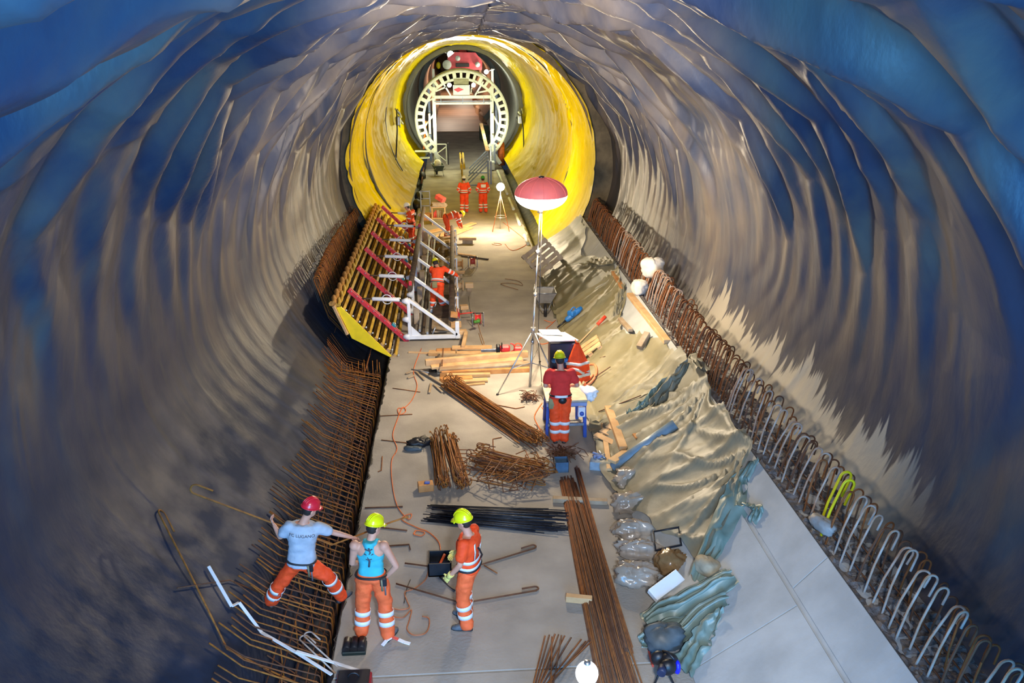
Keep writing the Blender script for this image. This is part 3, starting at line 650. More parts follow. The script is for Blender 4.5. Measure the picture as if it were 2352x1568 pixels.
# starter bars on the right kicker
SB = thing('starter_bar_row', 'long row of hooked starter bars standing out of the right concrete kicker', 'reinforcement', (TX + .1, 18, TZ - .05))
kinds = [hook_mesh('hooked_bar', m, L, .0145, ln, .075, tl) for m, L, ln, tl in ((m_rust, .80, .30, .16), (m_bargrey, .84, .31, .2), (m_rust, .76, .28, .22), (m_bargrey, .80, .34, .14), (m_rustd, .78, .30, .18))]
yel = hook_mesh('hooked_bar', m_baryel, .84, .019, .31, .08, .3)
low = [hook_mesh('hooked_bar', m, .62, .0125, .16, .07, .16) for m in (m_rustd, m_rust)]
y = 5.4; yy0 = PX(1925, 1160, 5.15).y; ky = 0
def put(me, parent, loc, rz=0.0, tx=0.0, ty=0.0):
    o = bpy.data.objects.new(me.name, me); COL.objects.link(o); o.parent = parent
    o.location = WM[parent].inverted() @ Vector(loc); o.rotation_euler = (tx, ty, rz); return o
while y < 30.0:
    grey = (y < 13.5 and rnd.random() < .62) or (18 < y < 25 and rnd.random() < .5)
    if abs(y - yy0) < .20 and ky < 3:
        o = put(yel, SB, (TX + .10 + .06 * ky, y, TZ - .05), rnd.uniform(-.1, .1)); o['label'] = 'yellow painted hooked bar'; ky += 1
    else: put(kinds[rnd.choice((1, 3))] if grey else kinds[rnd.choice((0, 2, 4))], SB, (TX + .08 + rnd.uniform(0, .05), y, TZ - .05), rnd.uniform(-.25, .25), rnd.uniform(-.05, .05), rnd.uniform(-.05, .06))
    if rnd.random() < .85 and (y < 13 or rnd.random() < .3): put(rnd.choice(low), SB, (TX + .42 + rnd.uniform(-.05, .1), y + .09, TZ - .05), rnd.uniform(-.3, .3), rnd.uniform(-.06, .06), rnd.uniform(-.05, .08))
    y += .205 if y < 13 else .125
for k, x in enumerate((TX + .22, TX + .5)):
    b = MB(); b.tube([(x, 3 + i * 1.5, TZ + .06 + .02 * math.sin(i * 2.1)) for i in range(19)], .011, 6); b.build('tie_bar', m_rustd, SB)
# comb of bars along the left wall, behind the formwork
CB = thing('wall_bar_comb', 'dense comb of rusty hooked bars standing along the left wall behind the formwork', 'reinforcement', (-3.9, 26, 0))
CMB = [PX(720, 642, -3.80), PX(746, 580, -3.84), PX(781, 523, -3.86), PX(829, 464, -3.78)]
def comb_top(q):
    q = min(.9999, q) * 3; i = int(q); return CMB[i].lerp(CMB[i + 1], q - i)
for i in range(92):
    top = comb_top(i / 91) + Vector((rnd.uniform(-.02, .02), 0, rnd.uniform(-.03, .03))); y = top.y; r = .012
    lo = top + Vector((.30, 0, -1.05)); foot = Vector((lo.x + .5, y, lo.z - .6)); dn = (lo - top).normalized()
    hk = arc(top + Vector((.07, 0, 0)), .07, math.pi, 0.1, 5, (1, 0, 0), (0, 0, 1))
    MB().tube([foot, lo, top] + hk[1:] + [hk[-1] + dn * .22], r, 5).build('hooked_bar', (m_rust, m_rust2, m_rust)[i % 3], CB)
for i in range(40):
    w = comb_top(i / 39) + Vector((-.12, .05, .12 + rnd.uniform(-.05, .05)))
    MB().tube([w + Vector((.2, 0, -.8)), w] + arc(w + Vector((.05, 0, 0)), .05, math.pi, .1, 4, (1, 0, 0), (0, 0, 1))[1:], .009, 5).build('back_bar', m_bardull if i < 20 else m_rustd, CB)
for dz in (.35, .75, 1.15, 1.5):
    MB().tube([comb_top(q / 8) + Vector((.28 * dz + .02, 0, -dz)) for q in range(9)], .012, 5).build('long_bar', m_rustd, CB)
# cage under the near end of the formwork
CG = thing('bar_cage', 'bent rusty bars of the open cage below the yellow stop end of the formwork', 'reinforcement', (-2.8, 19.9, -.4))
for i in range(9):
    y = 19.3 + i * .16; q = Vector((-3.35 + rnd.uniform(-.06, .06), y, .55)); MB().tube([q, (-2.95, y, -.12), (-2.45, y + rnd.uniform(-.1, .1), -.3), (-2.3, y, .12)], .011, 5).build('bent_bar', m_rust, CG)
for i in range(12):
    x = -3.1 + i * .1; MB().tube([(x, 19.6 + rnd.uniform(-.2, .2), -.55), (x + rnd.uniform(-.05, .05), 19.7 + rnd.uniform(-.2, .2), .05 - max(0, i - 3) * .0)], .011, 5).build('upright_bar', m_rust2, CG)
# mat of bars in the left trench
MT = thing('reinforcement_mat', 'reinforcement mat of rusty bars lying across the open trench left of the floor', 'reinforcement', (-2.4, 13, -.3))
i = 0; y = 7.0
while y < 19.5:
    w = wall_at(-125.5 + rnd.uniform(-2.6, 1.2), y, .05); w2 = wall_at(-131, y, .05); tilt = rnd.uniform(-.06, .10)
    e = Vector((-1.97 + rnd.uniform(-.025, .02), y - .05, -.16))
    pts = [w + Vector((0, tilt, 0)), w2 + Vector((.05, tilt * .6, .03))] + [Vector((e.x - .05, e.y, e.z + .0))] + arc(e + Vector((-.05, 0, -.05)), .05, math.pi / 2, 0, 3, (1, 0, 0), (0, 0, 1))[1:] + [e + Vector((0, 0, -.5))]
    MB().tube(pts, .0105 if i % 3 else .012, 6).build('cross_bar', (m_rust2, m_rust, m_rustd, m_rust2)[i % 4], MT)
    if i % 2 == 0: MB().tube([w2 + Vector((.3, .08, -.06)), (-2.0, y + .06, -.52)], .0105, 5).build('lower_bar', m_rustd, MT)
    i += 1; y += .138 + rnd.uniform(-.03, .03)
for x, z in ((-2.04, -.19), (-2.12, -.13), (-2.28, -.16), (-2.46, -.07), (-2.62, -.04), (-2.0, -.45), (-2.4, -.5)):
    MB().tube([(x + .01 * math.sin(k * 3 + x * 9), 6.4 + k * 1.32, z + .012 * math.sin(k * 1.7)) for k in range(11)], .011, 5).build('long_bar', m_rustd, MT)
for k in range(26):
    y = 6.8 + k * .5 + rnd.uniform(-.1, .1); x = rnd.choice((-2.45, -2.55, -2.3)); MB().tube([(x, y, -.75), (x + rnd.uniform(-.03, .03), y, -.02)], .011, 5).build('stirrup', m_rust2, MT)
# long hooked bar leaning on the left foil
def hooked(pts, name, label, mat, r=.014, hook=.09, side=1, cat='bar', group=None, nrm=None, tail=.28):
    pts = [Vector(p) for p in pts]; d = (pts[0] - pts[1]).normalized(); n = Vector(nrm or (0, 0, 1)); x = d.cross(n).normalized() * side
    a = arc(pts[0] + x * hook, hook, math.pi, 0, 7, x, d); full = [a[-1] - d * tail] + a[::-1][:-1] + pts
    o = MB().tube(full, r, 7).build(name, mat); return tag(o, label, cat, group)
hooked([on_wall(366, 1180, .05), on_wall(443, 1330, .05), on_wall(522, 1490, .05), on_wall(600, 1530, .12), P(690, 1572, -.1)], 'hooked_bar', 'long hooked bar leaning on the left foil beside the white strips', m_rust2, .013, .085, 1, nrm=(1, 0, .3))
hooked([g(445, 1133, .15), JG['wrL'] + Vector((-.07, .03, .04)), JG['wrL'] + Vector((.05, .04, -.02)), g(700, 1226, .34), g(762, 1251, .26), JG['wrR'] + Vector((.07, .02, .0)), g(900, 1198, .2), g(938, 1186, .2)], 'hooked_bar', 'long bent bar with a hook held by the worker in the grey shirt', m_rust2, .013, .07, 1, nrm=(.2, -1, 0), tail=.22)
b = MB(); b.tube([on_wall(407, 1350, .04), on_wall(528, 1332, .05), on_wall(600, 1362, .06)], .011, 6); tag(b.build('bent_bar', m_rustd), 'short bent bar lying crosswise under the leaning hooked bar', 'bar')
for k, (a, c) in enumerate((((690, 1470), (770, 1545)), ((700, 1462), (775, 1530)))):
    hooked([P(a[0], a[1], .03 + .02 * k), P(c[0], c[1], .04 + .02 * k)], 'hooked_bar', 'pale hooked bar across the mat by the white strips, %s of two' % ('left' if k == 0 else 'right'), m_bargrey, .011, .06, 1, tail=.2)
# white plastic strips on the mat
m_strip = M('white_plastic', (236, 238, 240), 0.35, var=0.03)
def strip(pts, w, name, label):
    b = MB()
    for a, c in zip(pts[:-1], pts[1:]): b.beam(a, c, w, .018, bev=.004)
    return tag(b.build(name, m_strip), label, 'strip', 'white strips')
strip([on_wall(479, 1300, .07), on_wall(532, 1392, .07), on_wall(549, 1383, .09), P(601, 1452, .10), P(684, 1500, .06), P(762, 1549, .04)], .045, 'plastic_strip', 'long kinked white plastic strip lying down the foil and across the mat')
strip([P(680, 1495, .09), P(770, 1522, .06), P(853, 1549, .035)], .045, 'plastic_strip', 'short straight white plastic strip reaching onto the floor edge')
# ---- bundles on the floor
def bundle(name, label, a, c, n, w, h, mat, r=.0095, hook=0.0, sag=0.0, spread=1.0, mats=None, seed=1, jit=.12, cat='bar bundle', z0=.0, bend_up=0.0):
    """n bars side by side and on top of each other from a to c; each bar a part"""
    q = random.Random(seed); a, c = Vector(a), Vector(c); d = (c - a).normalized(); x = Vector((d.y, -d.x, 0)).normalized(); t = thing(name, label, cat, ((a.x + c.x) / 2, (a.y + c.y) / 2, 0))
    for i in range(n):
        u = q.uniform(-1, 1); z = z0 + q.random() ** 1.3 * h * (1 - u * u * .75) + r; ja, jc = q.uniform(-jit, jit), q.uniform(-jit, jit); u2 = u * spread + q.uniform(-.35, .35)
        p0 = a + x * u * w + d * ja + Vector((0, 0, z)); p1 = c + x * u2 * w + d * jc + Vector((0, 0, z * q.uniform(.6, 1.1) + r))
        m = p0.lerp(p1, .5) + Vector((0, 0, -min(sag, z * .5))) + x * q.uniform(-.02, .02)
        pts = [p0, m, p1]
        if hook:
            for end, pp, s in ((0, p0, -1), (1, p1, 1)):
                if q.random() < .85:
                    side = Vector((q.uniform(-.5, .5), q.uniform(-.5, .5), q.uniform(.1, 1))).normalized(); hk = arc(pp + side * hook, hook, math.pi, 0, 5, side, d * s)
                    hk = hk[1:] + [hk[-1] - d * s * hook * 1.2]
                    for v in hk: v.z = max(v.z, r)
                    pts = (hk[::-1] + pts) if end == 0 else (pts + hk)
        for v in pts: v.z = max(v.z, r)
        MB().tube(pts, r, 5).build('bar', (mats[i % len(mats)] if mats else mat), t)
    return t
RM = [m_rust2, m_rust, m_rust2, m_rustd]
bundle('bar_bundle', 'slanting bundle of long rusty bars between the tripod and the saw bench', P(1040, 893), P(1225, 1018), 74, .24, .30, m_rust2, .0095, .05, .02, 1.0, RM, 11, .22)
b2 = bundle('bar_bundle', 'upright-looking bundle of hooked rusty stirrups, left one of the floor bundles', P(1018, 1020), P(1040, 1122), 70, .27, .38, m_rust2, .011, .055, 0, 1.0, RM, 12, .10)
for k in range(9):
    q = P(1066 + rnd.uniform(-6, 10), 1045 + k * 9, .02 + .03 * (k % 4)); e = Vector((.16, rnd.uniform(-.1, .1), .10)); MB().tube([q - e, q] + arc(q + Vector((0, 0, .06)), .06, -math.pi / 2, math.pi / 2, 5, (1, 0, 0), (0, 0, 1)) + [q + Vector((-.2, .02, .12))], .010, 5).build('loose_hook', m_rust, b2)
b3 = bundle('bar_bundle', 'tangled heap of bent rusty stirrups right of the left floor bundle', P(1105, 1062), P(1240, 1095), 46, .34, .30, m_rust, .010, .07, 0, .9, [m_rust, m_rust2, m_rustd], 13, .22)
for k in range(26):
    c0 = P(1110 + 130 * rnd.random(), 1055 + 55 * rnd.random(), .06 + .22 * rnd.random()); a0 = rnd.uniform(0, 6.28); ex = Vector((math.cos(a0), math.sin(a0), rnd.uniform(-.2, .2))); ey = Vector((-math.sin(a0), math.cos(a0), rnd.uniform(-.4, .4))); w = rnd.uniform(.2, .38); h2 = rnd.uniform(.08, .16)
    pts = [c0 - ex * w - ey * h2, c0 + ex * w - ey * h2, c0 + ex * w + ey * h2, c0 - ex * w + ey * h2, c0 - ex * w - ey * h2 * .4]
    for v in pts: v.z = max(v.z, .012)
    MB().tube(pts, .010, 5).build('stirrup', (m_rust, m_rustd, m_rust2)[k % 3], b3)
def scrap(name, label, c, n, rad, hh, mat, seed):
    q = random.Random(seed); c = Vector(c); t = thing(name, label, 'wire heap', (c.x, c.y, 0))
    for i in range(n):
        a = q.uniform(0, 6.28); p = c + Vector((q.gauss(0, rad * .4), q.gauss(0, rad * .3), hh * q.random() * .9)); ex = Vector((math.cos(a), math.sin(a), q.uniform(-.5, .5))) * q.uniform(.3, .7) * rad
        pts = [p - ex, p + Vector((q.uniform(-.1, .1), q.uniform(-.1, .1), q.uniform(0, .12))) * rad * 2, p + ex]
        for v in pts: v.z = max(v.z, .01)
        MB().tube(pts, .008, 5).build('wire', mat, t)
    return t
scrap('wire_heap', 'small dark heap of bent wire at the foot of the lamp tripod', P(1215, 917), 46, .26, .18, m_rustd, 5)
scrap('wire_heap', 'flat heap of brown tie wire behind the small blue tin', P(1294, 1048), 60, .32, .14, m_rustd, 6)
bundle('bar_bundle', 'bundle of black bars lying crosswise behind the worker in orange shirt', P(1012, 1182), P(1270, 1200), 86, .26, .12, m_barblk, .0095, 0, 0, 1.15, None, 14, .30)
bundle('long_bar_stack', 'stack of very long brown bars along the right of the floor', P(1304, 1108), P(1430, 1590), 90, .15, .10, m_rustd, .0085, 0, 0, 1.8, [m_rustd, m_rust], 15, .12)
bundle('long_bar_stack', 'second layer of long brown bars starting behind the first stack', P(1326, 1080, .08), P(1440, 1500, .06), 14, .05, .06, m_rust2, .0085, 0, 0, 2.4, [m_rust, m_rustd], 16, .08)
fb = thing('fanned_bars', 'fan of short rusty bars at the lower edge beside the white lamp globe', 'bar bundle', P(1285, 1520))
for k, (u, v) in enumerate(((1252, 1460), (1262, 1458), (1275, 1456), (1283, 1457), (1297, 1460), (1312, 1464), (1335, 1468), (1352, 1470), (1357, 1474), (1345, 1472), (1268, 1462), (1290, 1459))):
    a = P(u, v, .03 + .02 * (k % 3)); c = P(1225 + k * 4, 1572 + 4 * (k % 4), .03 + .012 * k); MB().tube([a, a + Vector((0, .0, .0)), c + (c - a) * .35], .0105, 6).build('bar', (m_rust, m_rustd)[k % 2], fb)
# single bars left about on the floor
def loose(pts, label, mat=m_rust, r=.010, group=None):
    return tag(MB().tube([P(u, v, .013) for u, v in pts], r, 6).build('loose_bar', mat), label, 'bar', group)
loose([(902, 891), (965, 900)], 'short loose bar on the floor left of the slanting bundle')
loose([(873, 955), (947, 951)], 'thin loose bar near the trench edge below the orange cable loop')
loose([(876, 1010), (945, 1018), (985, 1022)], 'thin straight bar pointing at the left floor bundle from the left')
loose([(878, 1048), (876, 1080), (868, 1083)], 'small bent bar beside the trench, ahead of the left floor bundle')
loose([(838, 1166), (925, 1163)], 'short bar with flattened ends beside the trench mat', m_rustd, .014)
loose([(850, 1208), (935, 1218)], 'short bar on the floor behind the helmet of the turquoise worker', m_rustd, .014)
loose([(885, 1254), (940, 1250), (942, 1262)], 'short bent bar right of the shoulder of the turquoise worker', m_rustd, .014)
def uloop(a, c, e, label):
    a, c, e = P(*a, .02), P(*c, .02), P(*e, .02); d = (e - c).normalized(); x = Vector((-d.y, d.x, 0)) * .045; pts = [a, c, e - x * .2] + arc(e + x, .045, -math.pi / 2, math.pi / 2, 5, d, x.normalized()) + [e + x * 2 - d * .2]
    return tag(MB().tube(pts, .014, 7).build('bent_bar', m_rustd), label, 'bar')
uloop((930, 1293), (1060, 1310), (1228, 1258), 'bent hooked bar on the floor behind the worker in orange shirt')
uloop((910, 1340), (1062, 1385), (1232, 1355), 'bent hooked bar on the floor at the feet of the worker in orange shirt')
loose([(1112, 1298), (1142, 1316)], 'short bar poking out right of the belt of the orange worker')
loose([(1134, 1048), (1132, 1008), (1152, 1004)], 'thin bent bar standing above the tangled heap')
loose([(1118, 925), (1185, 938), (1205, 934)], 'thin bar on the floor left of the small dark wire heap')
# ================================================================ timber and steel formwork on the left
m_wood = M('pale_timber', (214, 178, 132), 0.75, rgb2=(190, 150, 104), scale=3, stretch=(1, 1, 1), bump=0.25, bscale=18)
m_wood2 = M('grey_timber', (176, 160, 138), 0.8, rgb2=(150, 128, 100), scale=4, bump=0.25, bscale=18)
m_woodo = M('orange_timber', (204, 150, 92), 0.75, rgb2=(176, 120, 66), scale=4, bump=0.25, bscale=18)
m_beamy = M('yellow_girder', (206, 170, 60), 0.65, rgb2=(170, 134, 50), scale=4, bump=0.2)
m_formy = M('yellow_form_board', (248, 216, 8), 0.5, var=0.06)
m_redst = M('red_steel', (206, 44, 58), 0.5, rgb2=(176, 40, 54), scale=9)
m_white = M('white_painted_steel', (218, 222, 230), 0.4, var=0.05, scale=5)
m_galv = M('galvanised', (160, 166, 176), 0.4, metal=.7, var=0.2)
m_tealc = M('teal_clamp', (30, 130, 150), 0.5, var=0.15)
m_darkw = M('dark_timber', (92, 74, 58), 0.8, rgb2=(60, 48, 40), scale=5, bump=0.3)
m_blues = M('blue_steel', (60, 90, 170), 0.45, var=0.15)
m_slate = M('slate_blue_steel', (132, 146, 184), 0.45, var=0.1)
FN = Vector((-2.68, 20.2, .5))
Y0, Y1 = 20.15, 33.2
TOPp, BND, BOT = Vector((-3.12, 0, 1.42)), Vector((-2.74, 0, .56)), Vector((-1.80, 0, .02))
FW_ = thing('kicker_formwork', 'long inclined kicker formwork with red steel walers, yellow girders and yellow stop end', 'formwork', (-2.4, 26, 0))
Lw = lambda p, y: Vector((p.x, y, p.z))
# sheeting that faces the wall
for p, q in ((TOPp, BND), (BND, BOT)):
    d = (q - p).normalized(); n = Vector((d.z, 0, -d.x)) * .025
    MB().prism([p, q, q + n, p + n], (0, Y0, 0), (0, Y1, 0)).build('sheeting', m_darkw, FW_, fix=True)
IN0, IN1 = Vector((-2.94, 0, 1.44)), Vector((-1.52, 0, .02))         # straight inner line, where the walers lie
# stop end board
se = [Lw(TOPp, Y0 - .03), Lw(BND, Y0 - .03), Lw(BOT, Y0 - .03), Lw(BOT + Vector((.02, 0, 0)), Y0 - .03), Lw(IN0.lerp(TOPp, .25), Y0 - .03)]
MB().prism([Vector((TOPp.x + .05, 0, TOPp.z - .02)), BND, BOT, BOT + Vector((.05, 0, .02)), Vector((TOPp.x + .16, 0, TOPp.z + .0))], (0, Y0 - .05, 0), (0, Y0 - .005, 0)).build('stop_end', m_formy, FW_, fix=True)
MB().beam((TOPp.x - .02, Y0 - .06, TOPp.z + .04), (BND.x - .10, Y0 - .06, BND.z + .12), .07, .14, (0, 1, 0), .008).build('edge_board', m_wood, FW_)
# girders along the formwork, their ends stacked plates
nG = 9
for i in range(nG):
    q = (i + .5) / nG; c = IN0.lerp(IN1, q) + Vector((-.10, 0, -.10)); d = (IN1 - IN0).normalized(); n = Vector((-d.z, 0, d.x))
    mrot = Matrix((d, Vector((0, 1, 0)), n)).transposed(); L = Y1 - Y0
    b = MB()
    for k, (off, w, h) in enumerate(((.075, .08, .04), (0, .035, .11), (-.075, .08, .04))): b.box(Vector((c.x, (Y0 + Y1) / 2, c.z)) + n * off, (w, L, h), mrot, .006)
    gd = b.build('girder', m_beamy, FW_)
    b = MB()
    for k in range(4): b.box(Vector((c.x, Y0 - .005, c.z)) + d * (-.045 + .03 * k), (.018, .06, .16), mrot, .003)
    b.build('end_plate', m_wood, gd)
    b = MB(); e = Vector((c.x, Y0 + .01, c.z)) + n * .11 + d * .05; b.tube([e, e + Vector((0, -.05, .0)) + n * .03], .022, 8); b.build('bolt', m_galv, gd)
# rolled rope-like top edge: two twisted cords
for k, (dx, dz, rr) in enumerate(((-.05, .07, .065), (.075, .03, .045))):
    b = MB()
    for s in range(2):
        b.tube([(TOPp.x + dx + .035 * math.cos(i * .55 + s * math.pi), Y0 + i * .10, TOPp.z + dz + .035 * math.sin(i * .55 + s * math.pi)) for i in range(int((Y1 - Y0) / .10))], rr, 6)
    b.build('twisted_cord', M('tan_cord', (192, 142, 72), 0.8, rgb2=(160, 112, 50), scale=14) if k == 0 else m_beamy, FW_)
# walers, props, clamps
wal_y = [21.35 + 2.28 * i for i in range(6)]
ring_pts = lambda c, r, ax: arc(c, r, 0, 2 * math.pi, 14, *ax)[:-1]
for i, y in enumerate(wal_y):
    n = Vector((-(IN1 - IN0).normalized().z, 0, (IN1 - IN0).normalized().x)); a, c = IN0 + n * .07 - (IN1 - IN0).normalized() * .02, IN1 + n * .07 + (IN1 - IN0) * .06
    b = MB()
    for s in (-1, 1): b.beam(Lw(a, y + s * .055), Lw(c, y + s * .055), .045, .11, n, .006)
    for k in range(9): b.beam(Lw(a.lerp(c, .05 + k * .112), y - .05), Lw(a.lerp(c, .05 + k * .112), y + .05), .05, .03)
    w = b.build('waler', m_redst, FW_)
    b = MB()
    for k in range(11):
        p = Lw(a.lerp(c, .04 + k * .092), y - .085) + n * .04; b.tube([p, p + Vector((0, -.03, 0))], .014, 6)
    b.build('bolt', m_galv, w)
    # teal clamp low on the waler
    p = a.lerp(c, .72); cl = MB().box(Lw(p, y) + n * .085, (.13, .15, .07), Matrix((( IN1 - IN0).normalized(), Vector((0, 1, 0)), n)).transposed(), .012).build('clamp', m_tealc, w)
    MB().tube([Lw(p, y) + n * .10, Lw(p, y) + n * .15], .03, 8).build('nut', m_galv, cl)
    # white spindle prop from the waler to the frame
    p0 = Lw(a.lerp(c, .20), y) + n * .06; p1 = Vector((-1.36, y, 1.17)); d = (p1 - p0).normalized()
    b = MB().tube([p0, p0 + d * .3], .022, 7).tube([p1 - d * .22, p1], .022, 7); sp = b.build('spindle', m_darkw, FW_)
    MB().tube([p0 + d * .26, p0 + d * .28, p1 - d * .22, p1 - d * .2], [.04, .055, .055, .04], 12).build('prop_tube', m_white, FW_)
    mid = p0.lerp(p1, .55); MB().tube(ring_pts(mid, .13, (d, Vector((0, 0, 1)))), .012, 6, closed=True).build('prop_ring', m_white, FW_)
# ---- white support frames
SF = thing('support_frames', 'row of white steel A-frames that brace the red walers, planked walkway inside', 'frame', (-.7, 26, 0))
def frame(y):
    f = MB(); A, B, Cc = Vector((-1.32, y, .12)), Vector((-1.32, y, 1.18)), Vector((-.02, y, .12))
    f.beam(A - Vector((.12, 0, 0)), Cc + Vector((.08, 0, 0)), .09, .11, bev=.008); base = f.build('base_beam', m_white, SF)
    MB().beam(A, B + Vector((0, 0, .05)), .09, .12, (0, 1, 0), .008).build('post', m_white, SF)
    MB().beam(B + Vector((0, 0, .02)), Cc + Vector((0, 0, .05)), .08, .11, (0, 1, 0), .008).build('brace', m_white, SF)
    MB().beam(Cc - Vector((0, 0, .06)), Cc + Vector((0, 0, .42)), .11, .11, (0, 1, 0), .01).build('foot_post', m_white, SF)
    for z in (.14, .64, 1.16): MB().tube([(-1.33, y, z), (-1.50, y, z)], [.11, .045], 12).build('lug', m_white, SF)
    MB().prism([A + Vector((.05, 0, .05)), A + Vector((.32, 0, .05)), A + Vector((.05, 0, .32))], (0, -.012, 0), (0, .012, 0)).build('gusset', m_white, SF)
    MB().tube([(-.72, y + .06, .14), (-.62, y + .1, .36)], .02, 6).build('spindle', m_galv, SF)
for y in wal_y[0:]: frame(y - .06)
# round logs and long rails that tie the frames together
b = MB(); b.tube([(-1.30, 21.9, 1.30), (-1.29, 26, 1.31), (-1.27, 33.3, 1.30)], [.075, .085, .07], 12); b.build('tie_log', m_darkw, SF)
for k, y in enumerate((22.1, 29.5)): MB().box((-1.30, y, 1.42), (.09, .10, .13), None, .015).build('red_coupler', m_redst, SF)
b = MB(); b.tube([(-.16, 21.5, .56), (-.15, 26, .57), (-.14, 33.0, .57)], [.09, .085, .08], 12); b.build('tie_log', m_darkw, SF)
for x, z, m in ((-1.05, .30, m_galv), (-.95, .22, m_darkw), (-.84, .22, m_galv)): MB().beam((x, 21.3, z), (x, 33, z), .06, .08, bev=.005).build('long_rail', m, SF)
for k in range(10):
    y = 21.6 + k * 1.15; MB().box((-.48, y + .4, .20), (.52, 1.12, .03), Matrix.Rotation(rnd.uniform(-.02, .02), 3, 'Z'), .004).build('walk_board', m_darkw if k % 3 else m_wood2, SF)
for k in range(6):
    y = 22.3 + k * 1.9; MB().box((-1.15 + rnd.uniform(-.02, .02), y, .42), (.16, .2, .5), None, .01).build('packing', m_wood2, SF)
b = MB()
for k in range(9): MB().box((-.03, 22.4 + k * 1.2, .46), (.03, .85, .10), None, .004).build('edge_lath', m_wood, SF)
# ---- wooden chocks, reels and jacks in a row right of the frames
for i, (u, v, w, d, h, mat, nm, lb) in enumerate((
    (1067, 780, .10, 1.1, .10, m_wood, 'timber_block', 'upright pale timber at the near corner of the white frames'),
    (1061, 762, .26, .16, .12, m_wood, 'timber_block', 'pale timber chock second from the near end of the frame row'),
    (1047, 745, .3, .22, .14, m_wood, 'timber_block', 'pale timber chock beside the orange wedge on the frames'),
    (1066, 705, .24, .2, .12, m_wood, 'timber_block', 'pale timber chock under the red handled jack'),
    (1078, 655, .26, .14, .16, m_wood, 'timber_block', 'whitish timber chock sticking out furthest to the right of the frames'),
    (1045, 640, .36, .14, .09, m_wood2, 'timber_block', 'grey board beside the arm of the worker in the frames'),
    (1054, 625, .40, .2, .07, m_wood, 'timber_block', 'pale board beside the blue jack at mid length of the frames'),
    (1074, 548, .7, .16, .10, m_wood, 'timber_block', 'pale timber balk at the far end of the frame row'))):
    p = P(u, v, .2); o = MB().box((p.x, p.y, .2 if h < .3 else .4), (w, d, h), Matrix.Rotation(rnd.uniform(-.15, .15), 3, 'Z'), .008).build(nm, mat); tag(o, lb, 'timber', 'chocks beside the frames')
    o2 = MB().box((p.x, p.y, .075), (w * .6, d * .8 if d < 1 else .3, .15), None, .008).build('chock_base', m_wood2, o)
for k, (u, v, m) in enumerate(((1050, 655, m_wood), (1050, 605, m_woodo))):
    p = P(u, v, .2); b = MB(); b.lathe([(.0001, -.16), (.17, -.16), (.17, -.12), (.10, -.12), (.10, .12), (.17, .12), (.17, .16), (.0001, .16)], 16, (p.x + .05, p.y, .18), Matrix.Rotation(R(90), 3, 'Y'))
    tag(b.build('cable_drum', m), ('pale' if k == 0 else 'brownish') + ' wooden drum standing beside the white frames', 'drum')
for k, (u, v, m, lb) in enumerate(((1050, 672, m_slate, 'slate blue jack beside the pale drum'), (1046, 560, m_blues, 'blue screw jack at the far end of the white frames'), (1052, 720, m_redst, 'red and blue jack with a long orange handle beside the frames'))):
    p = P(u, v, .2); t = thing('screw_jack', lb, 'jack', (p.x, p.y, 0)); MB().box((p.x, p.y, .05), (.18, .24, .10), None, .02).build('base', m_galv, t)
    MB().tube([(p.x, p.y - .25, .16), (p.x, p.y + .3, .22)], .05, 10).build('body', m, t); MB().tube([(p.x, p.y - .3, .16), (p.x, p.y + .36, .22)], .025, 8).build('screw', m_galv, t)
    if k == 2: MB().tube([(p.x, p.y - .05, .2), (p.x + .45, p.y - .1, .26)], .022, 7).build('handle', M('orange_red_grip', (224, 70, 50), .5), t)
p = P(1038, 768, .35); o = MB().box((-.10, 21.45, .69), (.2, .2, .12), Matrix.Rotation(R(8), 3, 'Y'), .01).build('timber_wedge', m_woodo); tag(o, 'orange-brown timber wedge on the near corner of the white frames', 'timber')
# ---- sawn timber lying about
def plank(pa, pb, w, h, z, mat, label, name='plank', roll=0.0, group=None):
    a, c = P(*pa, z), P(*pb, z); return tag(MB().beam(a, c, w, h, bev=.006).build(name, mat), label, 'plank', group)
plank((1038, 798), (1130, 797), .20, .05, .16, m_wood, 'pale board at the back of the stack, its end by the red chainsaw')
plank((1002, 804), (1045, 802), .14, .05, .10, m_woodo, 'short orange board at the back left of the stack')
plank((985, 810), (1050, 812), .22, .09, .05, m_wood, 'thick pale board at the left, behind the grey balk')
plank((1046, 813), (1170, 810), .24, .09, .05, m_wood, 'thick pale board under the chainsaw bar')
plank((1005, 817), (1080, 820), .12, .12, .06, m_wood2, 'grey balk end in the middle of the timber stack')
plank((977, 833), (1212, 812), .13, .16, .24, m_wood, 'longest pale balk, uppermost across the stack')
plank((990, 843), (1200, 824), .20, .06, .18, m_wood, 'wide pale plank just in front of the longest balk')
plank((1003, 851), (1215, 836), .22, .12, .10, m_wood2, 'grey weathered balk in the front of the stack')
plank((1010, 858), (1216, 848), .10, .12, .06, m_woodo, 'narrow brownish balk at the front of the stack')
plank((1026, 862), (1126, 860), .12, .08, .05, m_wood, 'short pale batten in front of the stack, right of the dark shovel')
plank((1010, 872), (1085, 868), .20, .08, .05, m_woodo, 'short brownish board nearest left in front of the stack')
plank((1056, 875), (1120, 872), .18, .05, .04, m_wood, 'short pale board nearest right in front of the stack')
plank((1070, 884), (1114, 880), .06, .04, .025, m_wood, 'thin lath in front of all the stacked timber')
plank((938, 809), (985, 811), .06, .04, .02, m_wood, 'thin pale lath sticking out left of the stack')
plank((1015, 840), (1018, 800), .0001 + .03, .03, .30, m_rustd, 'thin dark rod standing over the left part of the stack', 'rod')
plank((1050, 582), (1092, 588), .12, .04, .04, m_wood, 'pale board lying right of the far frame end')
plank((1060, 587), (1122, 595), .07, .04, .03, m_darkw, 'dark narrow board ahead of the red reel')
